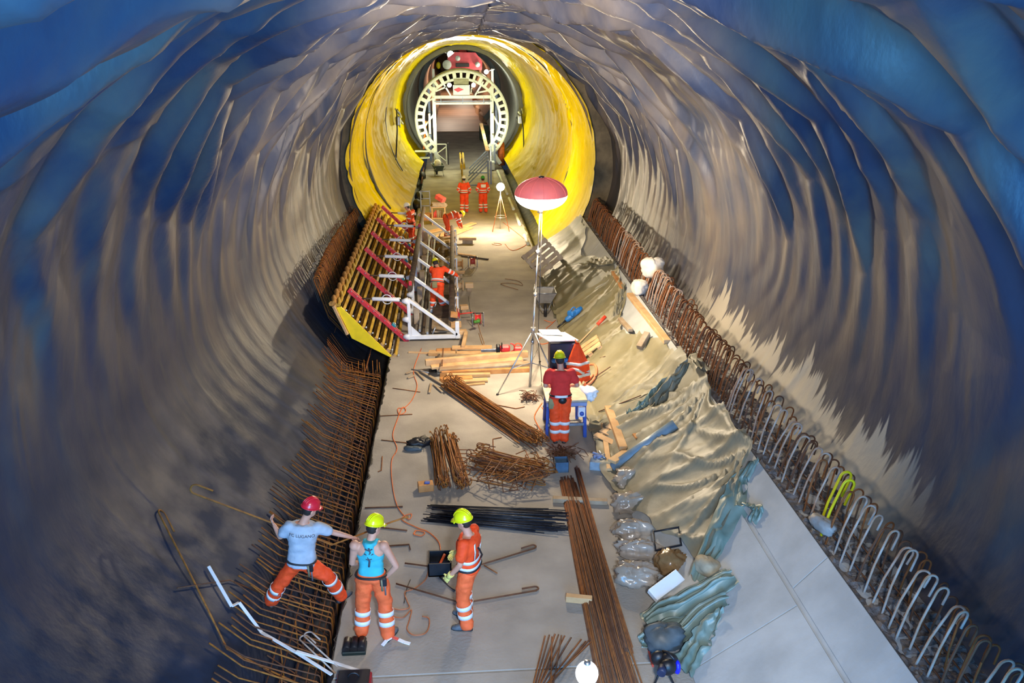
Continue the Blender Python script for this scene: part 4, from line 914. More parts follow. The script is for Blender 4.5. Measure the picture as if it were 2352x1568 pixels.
plank((1000, 545), (1088, 512), .3, .05, .05, m_wood, 'brightly lit wide board behind the bending worker, upper one')
plank((985, 560), (1080, 522), .3, .05, .04, m_wood, 'brightly lit wide board behind the bending worker, lower one')
plank((975, 535), (1020, 525), .35, .05, .04, m_wood, 'pale board between the two workers at the far formwork end')
plank((985, 575), (1025, 570), .3, .05, .05, m_woodo, 'orange board beneath the far braces of the white frames')
plank((1300, 1372), (1360, 1378), .10, .10, .06, m_wood, 'short squared timber under the long bar stack at the front')
plank((1270, 1146), (1395, 1152), .12, .08, .05, m_wood2, 'grey timber bearer across under the long bar stack')
for k, (a, c) in enumerate((((1228, 612), (1216, 580)), ((1232, 1045), (1248, 1082)))):
    plank(a, c, .10, .05, .03, m_wood2, ('grey lath by the far pallet beside the gutter', 'grey lath under the lower end of the slanting bundle')[k])
# ================================================================ lamps
def emit_mat(name, rgb, strength):
    m = bpy.data.materials.new(name); m.use_nodes = True; nt = m.node_tree; nt.nodes.remove(nt.nodes['Principled BSDF'])
    e = nt.nodes.new('ShaderNodeEmission'); e.inputs[0].default_value = (*lin(rgb), 1); e.inputs[1].default_value = strength
    nt.links.new(e.outputs[0], nt.nodes['Material Output'].inputs[0]); return m
m_glow = emit_mat('balloon_glow', (255, 232, 196), 9.0)
m_globe = emit_mat('globe_glow', (245, 250, 255), 2.6)
m_tube = emit_mat('tube_glow', (255, 226, 150), 14.0)
m_spot = emit_mat('spot_glow', (255, 246, 224), 60.0)
m_red_bal = M('mauve_balloon_top', (176, 92, 96), 0.6, rgb2=(150, 84, 96), scale=3, emit=((196, 88, 86), .5))
m_chrome = M('tripod_metal', (190, 192, 196), 0.3, metal=.85, var=.1)
m_black = M('black_plastic', (28, 29, 34), 0.45, var=.3)
# balloon lamp on its mast
base = P(1217, 888); BL = thing('balloon_lamp', 'tall tripod lamp with a glowing balloon, mauve on top and white below', 'lamp', base)
mx = lambda z: Vector((base.x + .20 * z / 4.3, base.y, z))
bc = mx(4.60); hw = .58
b = MB(); b.lathe([(hw * math.cos(a), .33 * math.sin(a)) for a in [R(-90 + 6 * i) for i in range(1, 16)]], 32, bc); glow = b.build('balloon_lower_half', m_glow, BL)
b = MB(); prof = [(hw * math.cos(R(a)) * 1.005, .38 * math.sin(R(a))) for a in range(0, 90, 6)] + [(.03, .385)]
vs_n = 32; b.lathe(prof, vs_n, bc)
up = b.build('balloon_top', m_red_bal, BL)
for k in range(12):
    a = k * math.pi / 6; MB().tube([bc + Vector((hw * 1.01 * math.cos(R(e)) * math.cos(a), hw * 1.01 * math.cos(R(e)) * math.sin(a), .383 * math.sin(R(e)))) for e in range(0, 88, 8)], .006, 5).build('seam', m_red_bal, up)
MB().lathe([(.02, -.02), (.06, -.02), (.06, .03), (.02, .03)], 14, bc + Vector((0, 0, .38))).build('top_cap', m_black, BL)
mz = [0.02, 1.15, 2.3, 3.3, 4.28]
for k in range(4): MB().tube([mx(mz[k]), mx(mz[k + 1])], [.032 - .006 * k] * 2, 10).build('mast_section', m_chrome, BL)
for z in (1.15, 2.3, 3.3): MB().tube([mx(z - .05), mx(z + .05)], .045, 10).build('clamp_collar', m_chrome, BL)
MB().tube([mx(4.2), mx(4.34)], .06, 12).build('lamp_socket', m_chrome, BL)
hub, hub2 = mx(1.45), mx(.62)
for k, (u, v) in enumerate(((1143, 905), (1290, 905), (1240, 830))):
    f = P(u, v, .02); knee = hub.lerp(f, .42); lg = MB().tube([hub, f], [.018, .014], 8).build('leg', m_chrome, BL)
    MB().tube([hub2, hub.lerp(f, .60)], .012, 6).build('stay', m_chrome, lg); MB().ell(f, (.035, .035, .02), None, 10, 6).build('rubber_foot', m_black, lg)
MB().tube([hub - Vector((0, 0, .06)), hub + Vector((0, 0, .06))], .06, 12).build('leg_hub', m_chrome, BL)
b = MB(); b.tube([mx(4.2) + Vector((.04, -.03, 0)), mx(2.4) + Vector((.09, -.06, 0)), mx(1.2) + Vector((.12, -.08, 0)), P(1245, 880, .03), P(1262, 870, .02), P(1275, 850, .02)], .009, 6); b.build('power_cable', m_black, BL)
lamp('balloon_bulb', 'POINT', bc + Vector((0, 0, -.36)), 2600, WARM, .30)
# small flood on a tripod by the yellow foil
fb_ = P(1150, 530); FL_ = thing('tripod_flood', 'small glaring floodlight on a thin orange tripod in front of the yellow foil', 'lamp', fb_)
hd = Vector((fb_.x, fb_.y, 1.82))
for k in range(3):
    a = R(90 + 120 * k); MB().tube([hd - Vector((0, 0, .25)), fb_ + Vector((.42 * math.cos(a), .42 * math.sin(a), .01))], .014, 6).build('leg', M('orange_tube%d' % k, (214, 120, 70), .5) if k else m_chrome, FL_)
MB().tube([hd - Vector((0, 0, 1.0)), hd], .016, 7).build('mast', m_chrome, FL_)
MB().tube(ring_pts(fb_ + Vector((0, 0, .62)), .26, (Vector((1, 0, 0)), Vector((0, 1, 0)))), .009, 5, closed=True).build('spreader', m_chrome, FL_)
fd = (Vector((-.3, 31, .6)) - hd).normalized()
hb_ = MB().box(hd + Vector((0, .06, .08)), (.30, .12, .24), Matrix.Rotation(R(-20), 3, 'X'), .02).build('housing', m_black, FL_); MB().ell(hd + Vector((0, -.04, .07)), (.17, .10, .17), None, 18, 12).build('lens', m_spot, hb_)
lamp('flood_bulb', 'POINT', hd + Vector((0, -.30, .10)), 750, (1, .80, .52), .12)
lamp('flood_bulb', 'SPOT', hd + Vector((0, -.12, .06)), 1100, (1, .84, .58), .08, (.3, 32.0, 0), spot=R(95), blend=.7)
# white globe near the camera
gp = PY(1348, 1546, 5.9); GL = thing('globe_lamp', 'white lamp globe on a pole at the lower edge of the view', 'lamp', (gp.x, gp.y, 0))
MB().ell(gp, (.105, .105, .115), None, 24, 16).build('globe', m_globe, GL); MB().tube([(gp.x, gp.y, .02), gp - Vector((0, 0, .10))], .018, 8).build('pole', m_chrome, GL)
MB().lathe([(.02, .10), (.035, .10), (.03, .135), (.001, .14)], 12, gp).build('cap', m_chrome, GL)
MB().lathe([(.001, .03), (.2, .02), (.2, 0), (.001, 0)], 20, (gp.x, gp.y, 0)).build('base', m_black, GL)
lamp('globe_bulb', 'POINT', gp + Vector((0, 0, -.2)), 60, (.85, .92, 1), .1)
# ================================================================ far: formwork wagon, lights and machines
m_gw = M('white_wagon_paint', (214, 222, 216), 0.5, var=.08)
m_grill = M('grey_cabinet', (190, 200, 214), 0.5, var=.05)
m_redd = M('red_diamond', (204, 30, 54), .5, var=.02)
GT = thing('formwork_wagon', 'white round formwork wagon with pierced rim and portal frame, far down the tunnel', 'formwork', (.56, 52, 0))
gc = Vector((.56, 0, 3.05)); GY = 52.0
def gp_(r, a, y): return Vector((gc.x + r * math.sin(a), y, gc.z + r * math.cos(a)))
def gring(r0, r1, y0, y1, a0, a1, name):
    b = MB(); n = 56
    for i in range(n):
        A, B = a0 + (a1 - a0) * i / n, a0 + (a1 - a0) * (i + 1) / n
        v = [gp_(r0, A, y0), gp_(r1, A, y0), gp_(r1, B, y0), gp_(r0, B, y0), gp_(r0, A, y1), gp_(r1, A, y1), gp_(r1, B, y1), gp_(r0, B, y1)]
        b.add(v, [[0, 1, 2, 3], [7, 6, 5, 4], [1, 5, 6, 2], [0, 3, 7, 4]])
    return b.build(name, m_gw, GT)
AM = R(136)
gring(2.72, 2.86, GY, GY + .5, -AM, AM, 'rim'); gring(2.28, 2.42, GY, GY + .5, -AM, AM, 'rim'); gring(2.84, 2.88, GY, GY + 3.2, -AM, AM, 'form_skin')
for i in range(31):
    a = -AM + 2 * AM * i / 30; w = .16 if i % 2 else .22; b = MB(); b.beam(gp_(2.40, a, GY + .03), gp_(2.74, a, GY + .03), w, .08, (0, 1, 0), .01); b.build('web_plate', m_gw, GT)
for x in (-1.12, 2.40):
    s = -1 if x < 0 else 1
    MB().box((x, GY + .1, 2.5), (.20, .24, 4.9), None, .01).build('portal_post', m_gw, GT); MB().box((x + .32 * s, GY + .9, 2.6), (.14, .2, 4.4), None, .01).build('portal_post', m_slate, GT)
    MB().beam((x, GY, 3.4), gp_(2.3, s * R(100), GY + .1), .09, .09).build('strut', m_gw, GT); MB().beam((x, GY, 4.3), gp_(2.3, s * R(62), GY + .1), .09, .09).build('strut', m_gw, GT); MB().beam((x, GY, 1.5), gp_(2.3, s * R(124), GY + .1), .09, .09).build('strut', m_gw, GT)
    MB().beam((x, GY - .05, 1.1), (x - .30 * s if s < 0 else x + .5, GY - .05, .35), .3, .22).build('wheel_box', m_grill, GT)
    MB().box((x - .05 * s, GY - .4, .30), (.34, .7, .5), None, .03).build('wheel_guard', m_grill, GT)
    fx = x + (-.30 if s < 0 else .04); t_ = MB().tube([(fx, GY - .18, 2.22), (fx, GY - .18, 3.40)], .055, 10).build('fluorescent_tube', m_tube, GT); MB().box((fx, GY - .10, 2.81), (.12, .06, 1.3), None, .01).build('tube_housing', m_black, t_)
for z, h, y in ((4.36, .17, GY), (3.98, .12, GY + .1)): MB().box((.64, y, z), (3.5, .16, h), None, .01).build('cross_beam', m_gw, GT)
MB().tube([(-1.1, GY - .06, 4.12), (2.4, GY - .06, 4.12)], .03, 8).build('handrail', m_slate, GT)
for a, c in (((-.1, 4.45), (-.62, 5.32)), ((1.38, 4.45), (1.9, 5.25)), ((-1.0, 4.7), (-.35, 4.95)), ((2.3, 4.75), (1.5, 4.6))): MB().beam((a[0], GY, a[1]), (c[0], GY, c[1]), .09, .09).build('brace', m_gw, GT)
for x in (-.7, .62, 1.9): MB().tube([(x, GY - .06, 3.98), (x, GY - .06, 4.4)], .025, 6).build('rail_post', m_slate, GT)
cb = MB().box((.56, GY - .06, 4.78), (1.0, .3, .58), None, .02).build('cabinet', m_grill, GT)
MB().prism([(.10, 0, 4.80), (.40, 0, 4.93), (.70, 0, 4.80), (.34, 0, 4.66)], (0, GY - .235, 0), (0, GY - .214, 0)).build('red_diamond', m_redd, cb)
for k in range(5): MB().box((1.14 + k * .012, GY - .06, 4.6 + .09 * k), (.08, .2, .05), None, .005).build('cooling_rib', m_gw, cb)
MB().box((.56, GY + .1, 5.24), (.9, .3, .34), None, .02).build('hatch', M('olive_plate', (140, 140, 112), .6), GT)
for x in (-.16, 1.30):
    h_ = MB().tube([(x, GY - .12, 5.06), (x, GY + .1, 5.10)], [.14, .09], 14).build('spotlight', m_black, GT); MB().ell((x, GY - .14, 5.06), (.125, .05, .125), None, 14, 8).build('lens', m_spot, h_)
lamp('wagon_spot', 'POINT', (.56, GY - 2.5, 4.3), 200, (.93, 1, .74), .2)
for x in (-.16, 1.30): lamp('wagon_beam', 'SPOT', (x, GY - .25, 5.08), 24000, (1, .83, .62), .12, (.8 + 1.5 * (x - .57), 18, 6.9), spot=R(26), blend=1.0)
lamp('wagon_tube', 'POINT', (-1.2, GY - .6, 2.8), 150, (1, .98, .62), .2); lamp('wagon_tube', 'POINT', (2.3, GY - .6, 2.6), 150, (1, .98, .62), .2)
# platform folding down left, ochre plate
MB().box((-1.75, GY + .3, 2.1), (.12, .5, 1.7), Matrix.Rotation(R(6), 3, 'Y'), .01).build('ochre_plate', M('ochre_plate', (182, 96, 24), .6), GT)
for z in (.75, 1.15): MB().box((-1.95, GY, z), (.9, .6, .06), None, .01).build('step_plate', m_gw, GT)
cg = MB(); 
for a, c in (((-1.0, 1.05), (-.45, 1.45)), ((-1.0, 1.0), (-.45, .55)), ((-.45, .4), (-.45, 1.6)), ((-1.0, 1.6), (-.45, 1.6))): cg.beam((a[0], GY - .3, a[1]), (c[0], GY - .3, c[1]), .05, .05)
cg.build('side_ladder_frame', m_gw, GT); MB().box((-.34, GY - .1, 1.0), (.06, .5, 1.3), None, .01).build('dark_flap', m_black, GT)
MB().tube([(2.95, GY + .3, 1.6), (3.0, GY + .2, .2)], .22, 14).build('hose_drum', M('rust_plate', (150, 74, 30), .7, var=.3), GT)
MB().box((2.55, GY - .2, .95), (.1, .1, 1.2), None, .01).build('lower_leg', m_slate, GT)
# red spraying machine on the far side of the wagon
m_mred = M('faded_red_machine', (224, 84, 92), .45, rgb2=(200, 64, 72), scale=3)
SM = thing('spraying_machine', 'faded red machine with round lamps above the white wagon, far away', 'machine', (.75, 58, 0))
b = MB(); b.prism([(-.30, 0, 5.75), (2.0, 0, 5.70), (2.05, 0, 6.25), (1.6, 0, 6.80), (.25, 0, 6.82), (-.25, 0, 6.45)], (0, 57.5, 0), (0, 59.5, 0)); b.build('hood', m_mred, SM, fix=True)
MB().box((.72, 57.42, 6.02), (.9, .1, .24), None, .02).build('grille', m_black, SM)
for x, z, r_ in ((-.30, 6.05, .30), (.42, 6.45, .17), (1.72, 6.06, .17)):
    h_ = MB().lathe([(.001, .12), (r_ * .7, .10), (r_, 0), (r_, -.05), (r_ * .9, -.05)], 20, (x, 57.3, z), Matrix.Rotation(R(90), 3, 'X')).build('headlamp', m_gw, SM); MB().ell((x, 57.27, z), (r_ * .8, .05, r_ * .8), None, 16, 8).build('lens', m_grill, h_)
MB().beam((1.0, 58.2, 6.75), (.35, 58.4, 7.25), .35, .3).build('boom', M('rust_red_boom', (170, 50, 36), .6, var=.3), SM)
MB().box((.25, 58.3, 7.15), (.5, .4, .3), None, .04).build('boom_head', m_mred, SM); MB().box((.75, 58.5, 3.0), (1.6, 1.6, 5.4), None, .02).build('pedestal', m_lining, SM) if False else None
for x in (-1.24, 2.75): MB().box((x, 58.5, 2.85), (.16, .2, 5.8), None, .01).build('support_leg', m_gw, SM)
for k, (u, v, yy, r_, lb) in enumerate(((1035, 125, 59, .22, 'blinding round lamp at the upper left of the red machine'), (1117, 165, 57, .14, 'smaller glaring lamp right of the red machine'))):
    c = PY(u, v, yy); t = thing('work_lamp', lb, 'lamp', c); MB().ell(c, (r_, .08, r_), None, 18, 10).build('lens', m_spot, t); MB().lathe([(r_ * 1.05, 0), (r_ * 1.1, .08), (r_ * .5, .2), (.001, .22)], 18, c + Vector((0, .03, 0)), Matrix.Rotation(R(-90), 3, 'X')).build('housing', m_black, t)
    MB().beam(c + Vector((0, .2, 0)), c + Vector((-.5 if k == 0 else .55, .3, .15)), .05, .05).build('arm', m_gw, t)
    lamp('work_lamp_bulb', 'POINT', c + Vector((0, -.4, -.5)), 450 if k == 0 else 150, (1, .95, .82), .15)
yl = PY(1007, 150, 62); tag(MB().ell(yl, (.16, .16, .24), None, 14, 9).build('marker', M('yellow_marker', (230, 210, 20), .5)), 'small yellow marker on the far tunnel wall, left of the red machine', 'marker')
# pipes and crates by the far kerb
q = P(1090, 240); tag(MB().box((q.x, q.y, .45), (.5, .8, .9), None, .05).build('drain_chute', M('rusty_chute', (170, 80, 50), .7)), 'rusty post at the right edge of the far floor', 'chute')
for k, (u, v) in enumerate(((1102, 250), (1108, 264), (1117, 280))):
    q = P(u, v); tag(MB().box((q.x + .2, q.y, .4), (1.5, 3.5, .9), Matrix.Rotation(R(4), 3, 'Z'), .12).build('concrete_block', M('pale_block%d' % k, (206, 176, 144), .8)), 'pale block at the right of the far floor, %s of three' % ('farthest', 'middle one', 'nearest')[k], 'block')
q = P(1112, 320); tag(MB().box((q.x, q.y, .55), (.75, .6, 1.1), None, .03).build('green_cabinet', M('dark_green_box', (40, 62, 44), .6)), 'dark green box beside the right post of the white wagon', 'box')
# far formwork on the right with slate blue frames
FF = thing('far_formwork', 'slate blue braced formwork frames with yellow rails behind the two walking workers', 'formwork', (1.4, 47, 0))
fy0 = P(1120, 428).y; n_f = 5
for i in range(n_f):
    y = fy0 + i * 1.45; xo = P(1122, 428).x + .05 * i
    MB().beam((xo, y, .06), (xo, y, 1.45), .07, .09, (0, 1, 0), .006).build('post', m_slate, FF); MB().beam((xo - 1.15, y, .12), (xo, y, 1.25), .07, .09, (0, 1, 0), .006).build('brace', m_slate, FF)
    if i in (0, 3): MB().beam((xo - 1.15, y, .08), (xo, y, .08), .07, .09, (0, 1, 0), .006).build('base_beam', m_slate, FF)
for z in (.3, 1.4): MB().beam((P(1122, 428).x + .12, fy0 - .6, z), (P(1122, 428).x + .42, fy0 + 6.5, z), .05, .07).build('rail', m_slate, FF)
for i in range(5): MB().beam((P(1122, 428).x + .12 + i * .07, fy0 - .5 + i * 1.6, .2), (P(1122, 428).x + .12 + i * .07, fy0 - .5 + i * 1.6, 1.45), .10, .05, (0, 1, 0)).build('panel_rib', m_slate, FF)
MB().beam((P(1122, 428).x + .1, fy0 + 3.5, 1.5), (P(1122, 428).x - .1, fy0 + 8.0, 2.6), .2, .06).build('leaning_plank', m_wood, FF)
yx = P(1060, 425); m_yst = M('yellow_steel', (206, 176, 24), .5, var=.2)
for dx in (0, .16): MB().tube([(yx.x + dx, yx.y - 1.2, 1.1), (yx.x + dx, yx.y + 4.2, 1.2)], .06, 8).build('yellow_rail', m_yst, FF)
for k in range(4): MB().beam((yx.x + .05, yx.y - 1 + k * 1.6, 0), (yx.x + .05, yx.y - 1 + k * 1.6, 1.3 + .1 * (k % 2)), .06, .06, bev=.005).build('rail_post', m_darkw if k % 2 else m_yst, FF)
# wall brackets and hoses on the yellow foil
for k, (u, v, x) in enumerate(((916, 270, -3.05), (1192, 268, 4.15))):
    c = PX(u, v, x); t = thing('wall_bracket', 'cluster of pipes and hooks on the %s yellow foil' % ('left' if k == 0 else 'right'), 'bracket', c)
    for j in range(5): MB().tube([c + Vector((rnd.uniform(-.1, .1), -1.5 + j * .7, .6 - j * .25)), c + Vector((rnd.uniform(-.1, .2), -1 + j * .7, .3 - j * .25)), c + Vector((rnd.uniform(-.1, .1), -.6 + j * .7, .5 - j * .3))], .05, 6).build('pipe', m_gw if j % 2 else m_galv, t)
    MB().tube([c + Vector((0, -1.5, .5)), c + Vector((.05, -2.6, -.4)), c + Vector((0, -4, -1.8))], .04, 6).build('hose', m_black, t)
    MB().box(c + Vector((0, -.8, -.1)), (.25, .4, .5), None, .04).build('junction_box', m_galv, t)
# pale pipe lengths in the right gutter, black bags and rusty rails in the left gutter
for k, (v0, v1) in enumerate(((392, 418), (422, 445), (455, 480), (492, 515), (540, 560))):
    ux = lambda v: 1225 - (570 - v) * .417 - 8; tag(MB().tube([P(ux(v0), v0, .06), P(ux(v1), v1, .06)], .07, 10).build('gutter_pipe', m_gw), 'pale pipe length in the right gutter, %s from the wagon' % ('first', 'second', 'third', 'fourth', 'fifth')[k], 'pipe')
for k, (u, v, m, lb) in enumerate(((962, 452, m_black, 'black bag in the left gutter near the blue ladder'), (970, 405, m_dark, 'dark foil bundle in the left gutter, level with the far wheelbarrow'), (958, 470, m_dark, 'dark foil bundle in the left gutter ahead of the white helmet'))):
    c = P(u, v, .1); tag(MB().ell(c, (.22, .5, .28), None, 14, 9).build('gutter_bundle', m), lb, 'bundle')
tag(MB().tube([P(975, 372, .12), P(968, 420, .12)], .05, 8).build('rusty_rail', m_rustd), 'rusty rail along the left gutter below the wagon', 'rail')
# ================================================================ the covered kicker and the stuff at its foot
def surf(x):
    if x < FX: return 0.0
    if x < GX: return GZ * (x - FX) / (GX - FX) + .035
    if x < TX: return GZ + (TZ - GZ) * (x - GX) / (TX - GX) + .035
    return TZ + .03
def film(name, a, rgb, rgb2, rough):
    m = M(name, rgb, rough, rgb2=rgb2, scale=1.6, alpha=a, bump=.25, bscale=7); m.node_tree.nodes['Principled BSDF'].inputs['Specular IOR Level'].default_value = .6; return m
m_film = film('olive_film', .90, (126, 120, 92), (150, 142, 112), .5)
m_film2 = film('grey_film', .88, (112, 110, 94), (140, 136, 116), .5)
m_film3 = film('dark_film', .9, (84, 86, 76), (118, 116, 100), .5)
m_teal = film('teal_film', 1.0, (96, 120, 114), (128, 144, 136), .45)
m_clear = film('clear_film', .62, (166, 152, 136), (200, 190, 178), .2)
def tarp(name, label, y0, y1, lo, hi, mat, amp, seed, skew=0.0, nx=60, ny=90, lift=.03, anchors=()):
    """a sheet that lies on the kicker; folds fall from its upper edge, gathered at the anchor points"""
    pts = []; Xs = np.zeros((ny, nx)); Ys = np.zeros((ny, nx))
    for i in range(ny):
        q = i / (ny - 1); y = y0 + (y1 - y0) * q
        for j in range(nx):
            p = j / (nx - 1); a, c = lo(q), hi(q); Xs[i, j] = a + (c - a) * p; Ys[i, j] = y + skew * (1 - p)
    ph = Ys * 1.0 + Xs * .35 * (1 if seed % 2 else -1)
    ang = np.zeros_like(Ys)
    h = (1 - np.abs(vnoise(ph * .9, Xs * .22, seed))) ** 7 * amp * .9 + (1 - np.abs(vnoise(ph * 2.2 + 7, Xs * .3 + 3, seed + 1))) ** 8 * amp * .35 + np.maximum(0, vnoise(Ys * .6, Xs * .8, seed + 2)) * amp * .35
    for ax, ay, k in anchors:
        t = np.arctan2(Ys - ay, Xs - ax); d = np.hypot(Ys - ay, Xs - ax); h += (1 - np.abs(np.sin(t * k + vnoise(d, t * 2, seed + 4) * .8))) ** 3 * amp * 1.1 * np.exp(-d / 1.9) * np.clip(d / .3, 0, 1)
    Ex = vnoise(Ys * 1.7, Ys * 0, seed + 6) * .09
    for i in range(ny):
        for j in range(nx):
            e = min(j, nx - 1 - j) / nx; x = Xs[i, j] + Ex[i, j] * (1 - min(1, e * 5)); pts.append((x, Ys[i, j], surf(x) + lift + h[i, j]))
    b = MB(); b.sheet(pts, ny, nx); o = b.build(name, mat); return tag(o, label, 'tarpaulin')
def edge(vals):
    return lambda q: float(np.interp(q, [i / (len(vals) - 1) for i in range(len(vals))], vals))
tarp('tarpaulin', 'far olive tarpaulin over the concrete slope, running up to the yellow foil', 22.4, 30.6, edge((2.92, 2.8, 2.9, 3.0, 3.1)), edge((4.70, 4.66, 4.2, 4.7, 4.55)), m_film3, .13, 61, .5, anchors=((4.7, 24.8, 4),))
tarp('tarpaulin', 'middle olive tarpaulin over the concrete slope behind the hung orange jacket', 15.4, 23.0, edge((2.72, 2.85, 2.95, 2.85)), edge((4.72, 4.60, 4.05, 4.55, 4.70)), m_film, .12, 64, .3, lift=.05, anchors=((4.72, 22.6, 4), (4.6, 18.8, 3)))
tarp('tarpaulin', 'large see-through tarpaulin gathered at the kicker edge above the white plastic bundles', 10.1, 16.2, edge((3.55, 3.15, 2.75, 2.66, 2.8)), edge((3.70, 4.73, 4.76, 4.77, 4.76)), m_film2, .13, 67, -.15, lift=.07, anchors=((4.78, 11.45, 7), (4.75, 14.2, 6)))
def crumple(name, label, c, r, mat, seed, rz=0.0, cat='plastic sheet', amp=.35, n=44, flat=.0, sq=2.6, freq=2.2):
    """crumpled sheet or wrapped bundle: a closed swelling form with sharp creases"""
    c = Vector(c); m = Matrix.Rotation(rz, 3, 'Z'); pts = []; U = np.linspace(0, 2 * math.pi, n + 1); V = np.linspace(0.02, math.pi - .02, n // 2)
    for v in V:
        for u in U:
            x, y, z = math.sin(v) * math.cos(u), math.sin(v) * math.sin(u), math.cos(v); s = (abs(x) ** sq + abs(y) ** sq + abs(z) ** sq) ** (-1 / sq)
            k = (1 - abs(mnoise.noise(Vector((x * freq + seed, y * freq, z * freq))))) ** 3 * .6 + (1 - abs(mnoise.noise(Vector((x * freq * 2.3, y * freq * 2.3 + seed, z * freq * 2))))) ** 3 * .3 + mnoise.noise(Vector((x * 1.3, y * 1.3, z + seed))) * .5
            q = s * (1 - amp * .5 + amp * k); p = m @ Vector((x * r[0] * q, y * r[1] * q, z * r[2] * q)); pts.append((p.x + c.x, p.y + c.y, max(p.z + c.z, .012)))
    b = MB(); b.sheet(pts, len(V), n + 1); return tag(b.build(name, mat), label, cat)
def sc(u, v, z): p = P(u, v, z); return p
for k, (u, v, r, rz, lb) in enumerate(((1455, 1092, (.42, .26, .17), .45, 'clear plastic bundle at the top of the row, slanting under the blue-grey pipe'), (1452, 1152, (.38, .20, .17), .05, 'clear plastic bundle second from the top of the row, wide and puffed up'),
        (1455, 1218, (.34, .17, .18), -.05, 'clear plastic bundle third from the top, shiny with dark gaps'), (1468, 1262, (.36, .13, .16), -.25, 'clear plastic bundle with dark stripes, fourth from the top of the row'),
        (1462, 1318, (.33, .22, .17), -.2, 'clear plastic bundle lowest of the row, ragged, by the white board'))):
    crumple('plastic_bundle', lb, sc(u, v, .16), r, m_clear, 3.1 * k + 1, rz, amp=.5, freq=1.8)
    if k in (1, 2, 3):
        p = sc(u, v, .1); t_ = MB()
        for j in range(5): t_.tube(arc((p.x - .22 + j * .11, p.y, .03), .10, 0, math.pi, 6, (0, 1, 0), (0, 0, 1)), .012, 5)
        tag(t_.build('spacer_coil', m_black), 'dark spacer hoops inside the clear plastic, bundle %s from the top' % ('second', 'third', 'fourth')[k - 1], 'spacer')
crumple('brown_bag', 'brown shiny plastic bag beside the lowest clear bundles', sc(1545, 1292, .22), (.28, .22, .20), film('brown_film', .95, (110, 84, 56), (146, 116, 78), .25), 8.2, .2, amp=.35)
def draped(name, label, c, ex, L, Wd, h, mat, seed, nf=4, nx=44, ny=70):
    """sheet gathered into long folds that run along ex, thrown down as a heap"""
    c = Vector(c); ex = Vector((ex[0], ex[1], 0)).normalized(); ey = Vector((-ex.y, ex.x, 0)); pts = []
    for i in range(ny):
        t = i / (ny - 1) * 2 - 1; cv = .10 * float(vnoise(t * 1.3, .2, seed))
        for j in range(nx):
            s = j / (nx - 1) * 2 - 1; w = Wd * (1 - .35 * abs(t) ** 2.2); ph = s * nf + .5 * float(vnoise(t * 1.2, s * .8, seed + 1)) + t * .35
            f = ph * .5 - math.floor(ph * .5); tri = (1 - abs(2 * f - 1)) ** .8; env = (1 - s * s * .8) * (1 - .45 * abs(t) ** 3)
            z = h * (.25 + .75 * tri * (.65 + .35 * float(vnoise(t * 2, ph * .4, seed + 2)))) * env + .02 * float(vnoise(t * 6, s * 5, seed + 3))
            off = .05 * math.sin(ph * math.pi) ; p = c + ex * (t * L + .05 * float(vnoise(s * 2, t, seed + 4))) + ey * (s * w + off + cv)
            pts.append((p.x, p.y, max(p.z + z, surf(p.x) + .02 + z * .7)))
    b = MB(); b.sheet(pts, ny, nx); return tag(b.build(name, mat), label, 'tarpaulin')
p0, p1 = sc(1490, 1435, 0), sc(1660, 1375, .25); draped('teal_heap', 'teal tarpaulin heap with long folds at the foot of the slope, upper of the two', (p0 + p1) / 2 + Vector((0, 0, -.1)), p1 - p0, .62, .26, .42, m_teal, 81, 3)
p0, p1 = sc(1480, 1472, 0), sc(1650, 1425, .2); draped('teal_heap', 'teal tarpaulin heap with long folds at the foot of the slope, lower of the two', (p0 + p1) / 2 + Vector((0, 0, -.1)), p1 - p0, .60, .22, .30, m_teal, 84, 3)
def ribbon(name, label, cl, w, mat, seed, amp=.05, n=40, mcols=16, lift=.06):
    """long folded cloth along the given line of points"""
    cl = [Vector(p) for p in cl]; pts = []
    for i in range(n):
        q = i / (n - 1) * (len(cl) - 1); k = min(int(q), len(cl) - 2); p = cl[k].lerp(cl[k + 1], q - k); d = (cl[k + 1] - cl[k]).normalized(); x = Vector((d.y, -d.x, 0)).normalized(); ww = float(np.interp(i / (n - 1), [j / (len(w) - 1) for j in range(len(w))], w))
        for j in range(mcols):
            s = j / (mcols - 1) * 2 - 1; hh = (1 - abs(float(vnoise(s * 2.2 + i * .03, i * .06, seed)))) ** 3 * amp * 1.6; e = 1 - s * s
            pts.append(p + x * (s * ww + .03 * float(vnoise(i * .4, s, seed + 1))) + Vector((0, 0, lift + hh * (.4 + .6 * e))))
    b = MB(); b.sheet(pts, n, mcols); return tag(b.build(name, mat), label, 'tarpaulin')
def onk(u, v, l=0.0):
    d = ray(u, v); o = Vector((0, 0, CH)); t = 2.0
    while t < 60:
        p = o + d * t
        if p.z < surf(p.x) + l: return p
        t += .02
    return p
ribbon('teal_strip', 'teal tarpaulin tail hanging from the gathered point down the concrete slope', [onk(1738, 1066), onk(1700, 1110), onk(1690, 1165), onk(1665, 1215), onk(1630, 1275), onk(1600, 1345)], (.05, .16, .24, .20, .16, .14), m_teal, 71, .11)
ribbon('teal_strip', 'short teal flap folded over the upper joint of the concrete slope', [onk(1690, 1168), onk(1720, 1165), onk(1745, 1180), onk(1728, 1210)], (.10, .14, .12, .08), m_teal, 72, .08)
ribbon('teal_strip', 'teal tarpaulin tail from the lower heap down to the black tool', [onk(1655, 1415), onk(1625, 1450), onk(1600, 1500), onk(1560, 1550)], (.05, .13, .14, .2), m_teal, 73, .10)
ribbon('film_roll', 'rolled grey edge of the tarpaulin along the kicker above the white film', [onk(1500, 945), onk(1545, 890), onk(1590, 838), onk(1612, 870)], (.16, .14, .10, .16), m_film2, 74, .16, lift=.1)
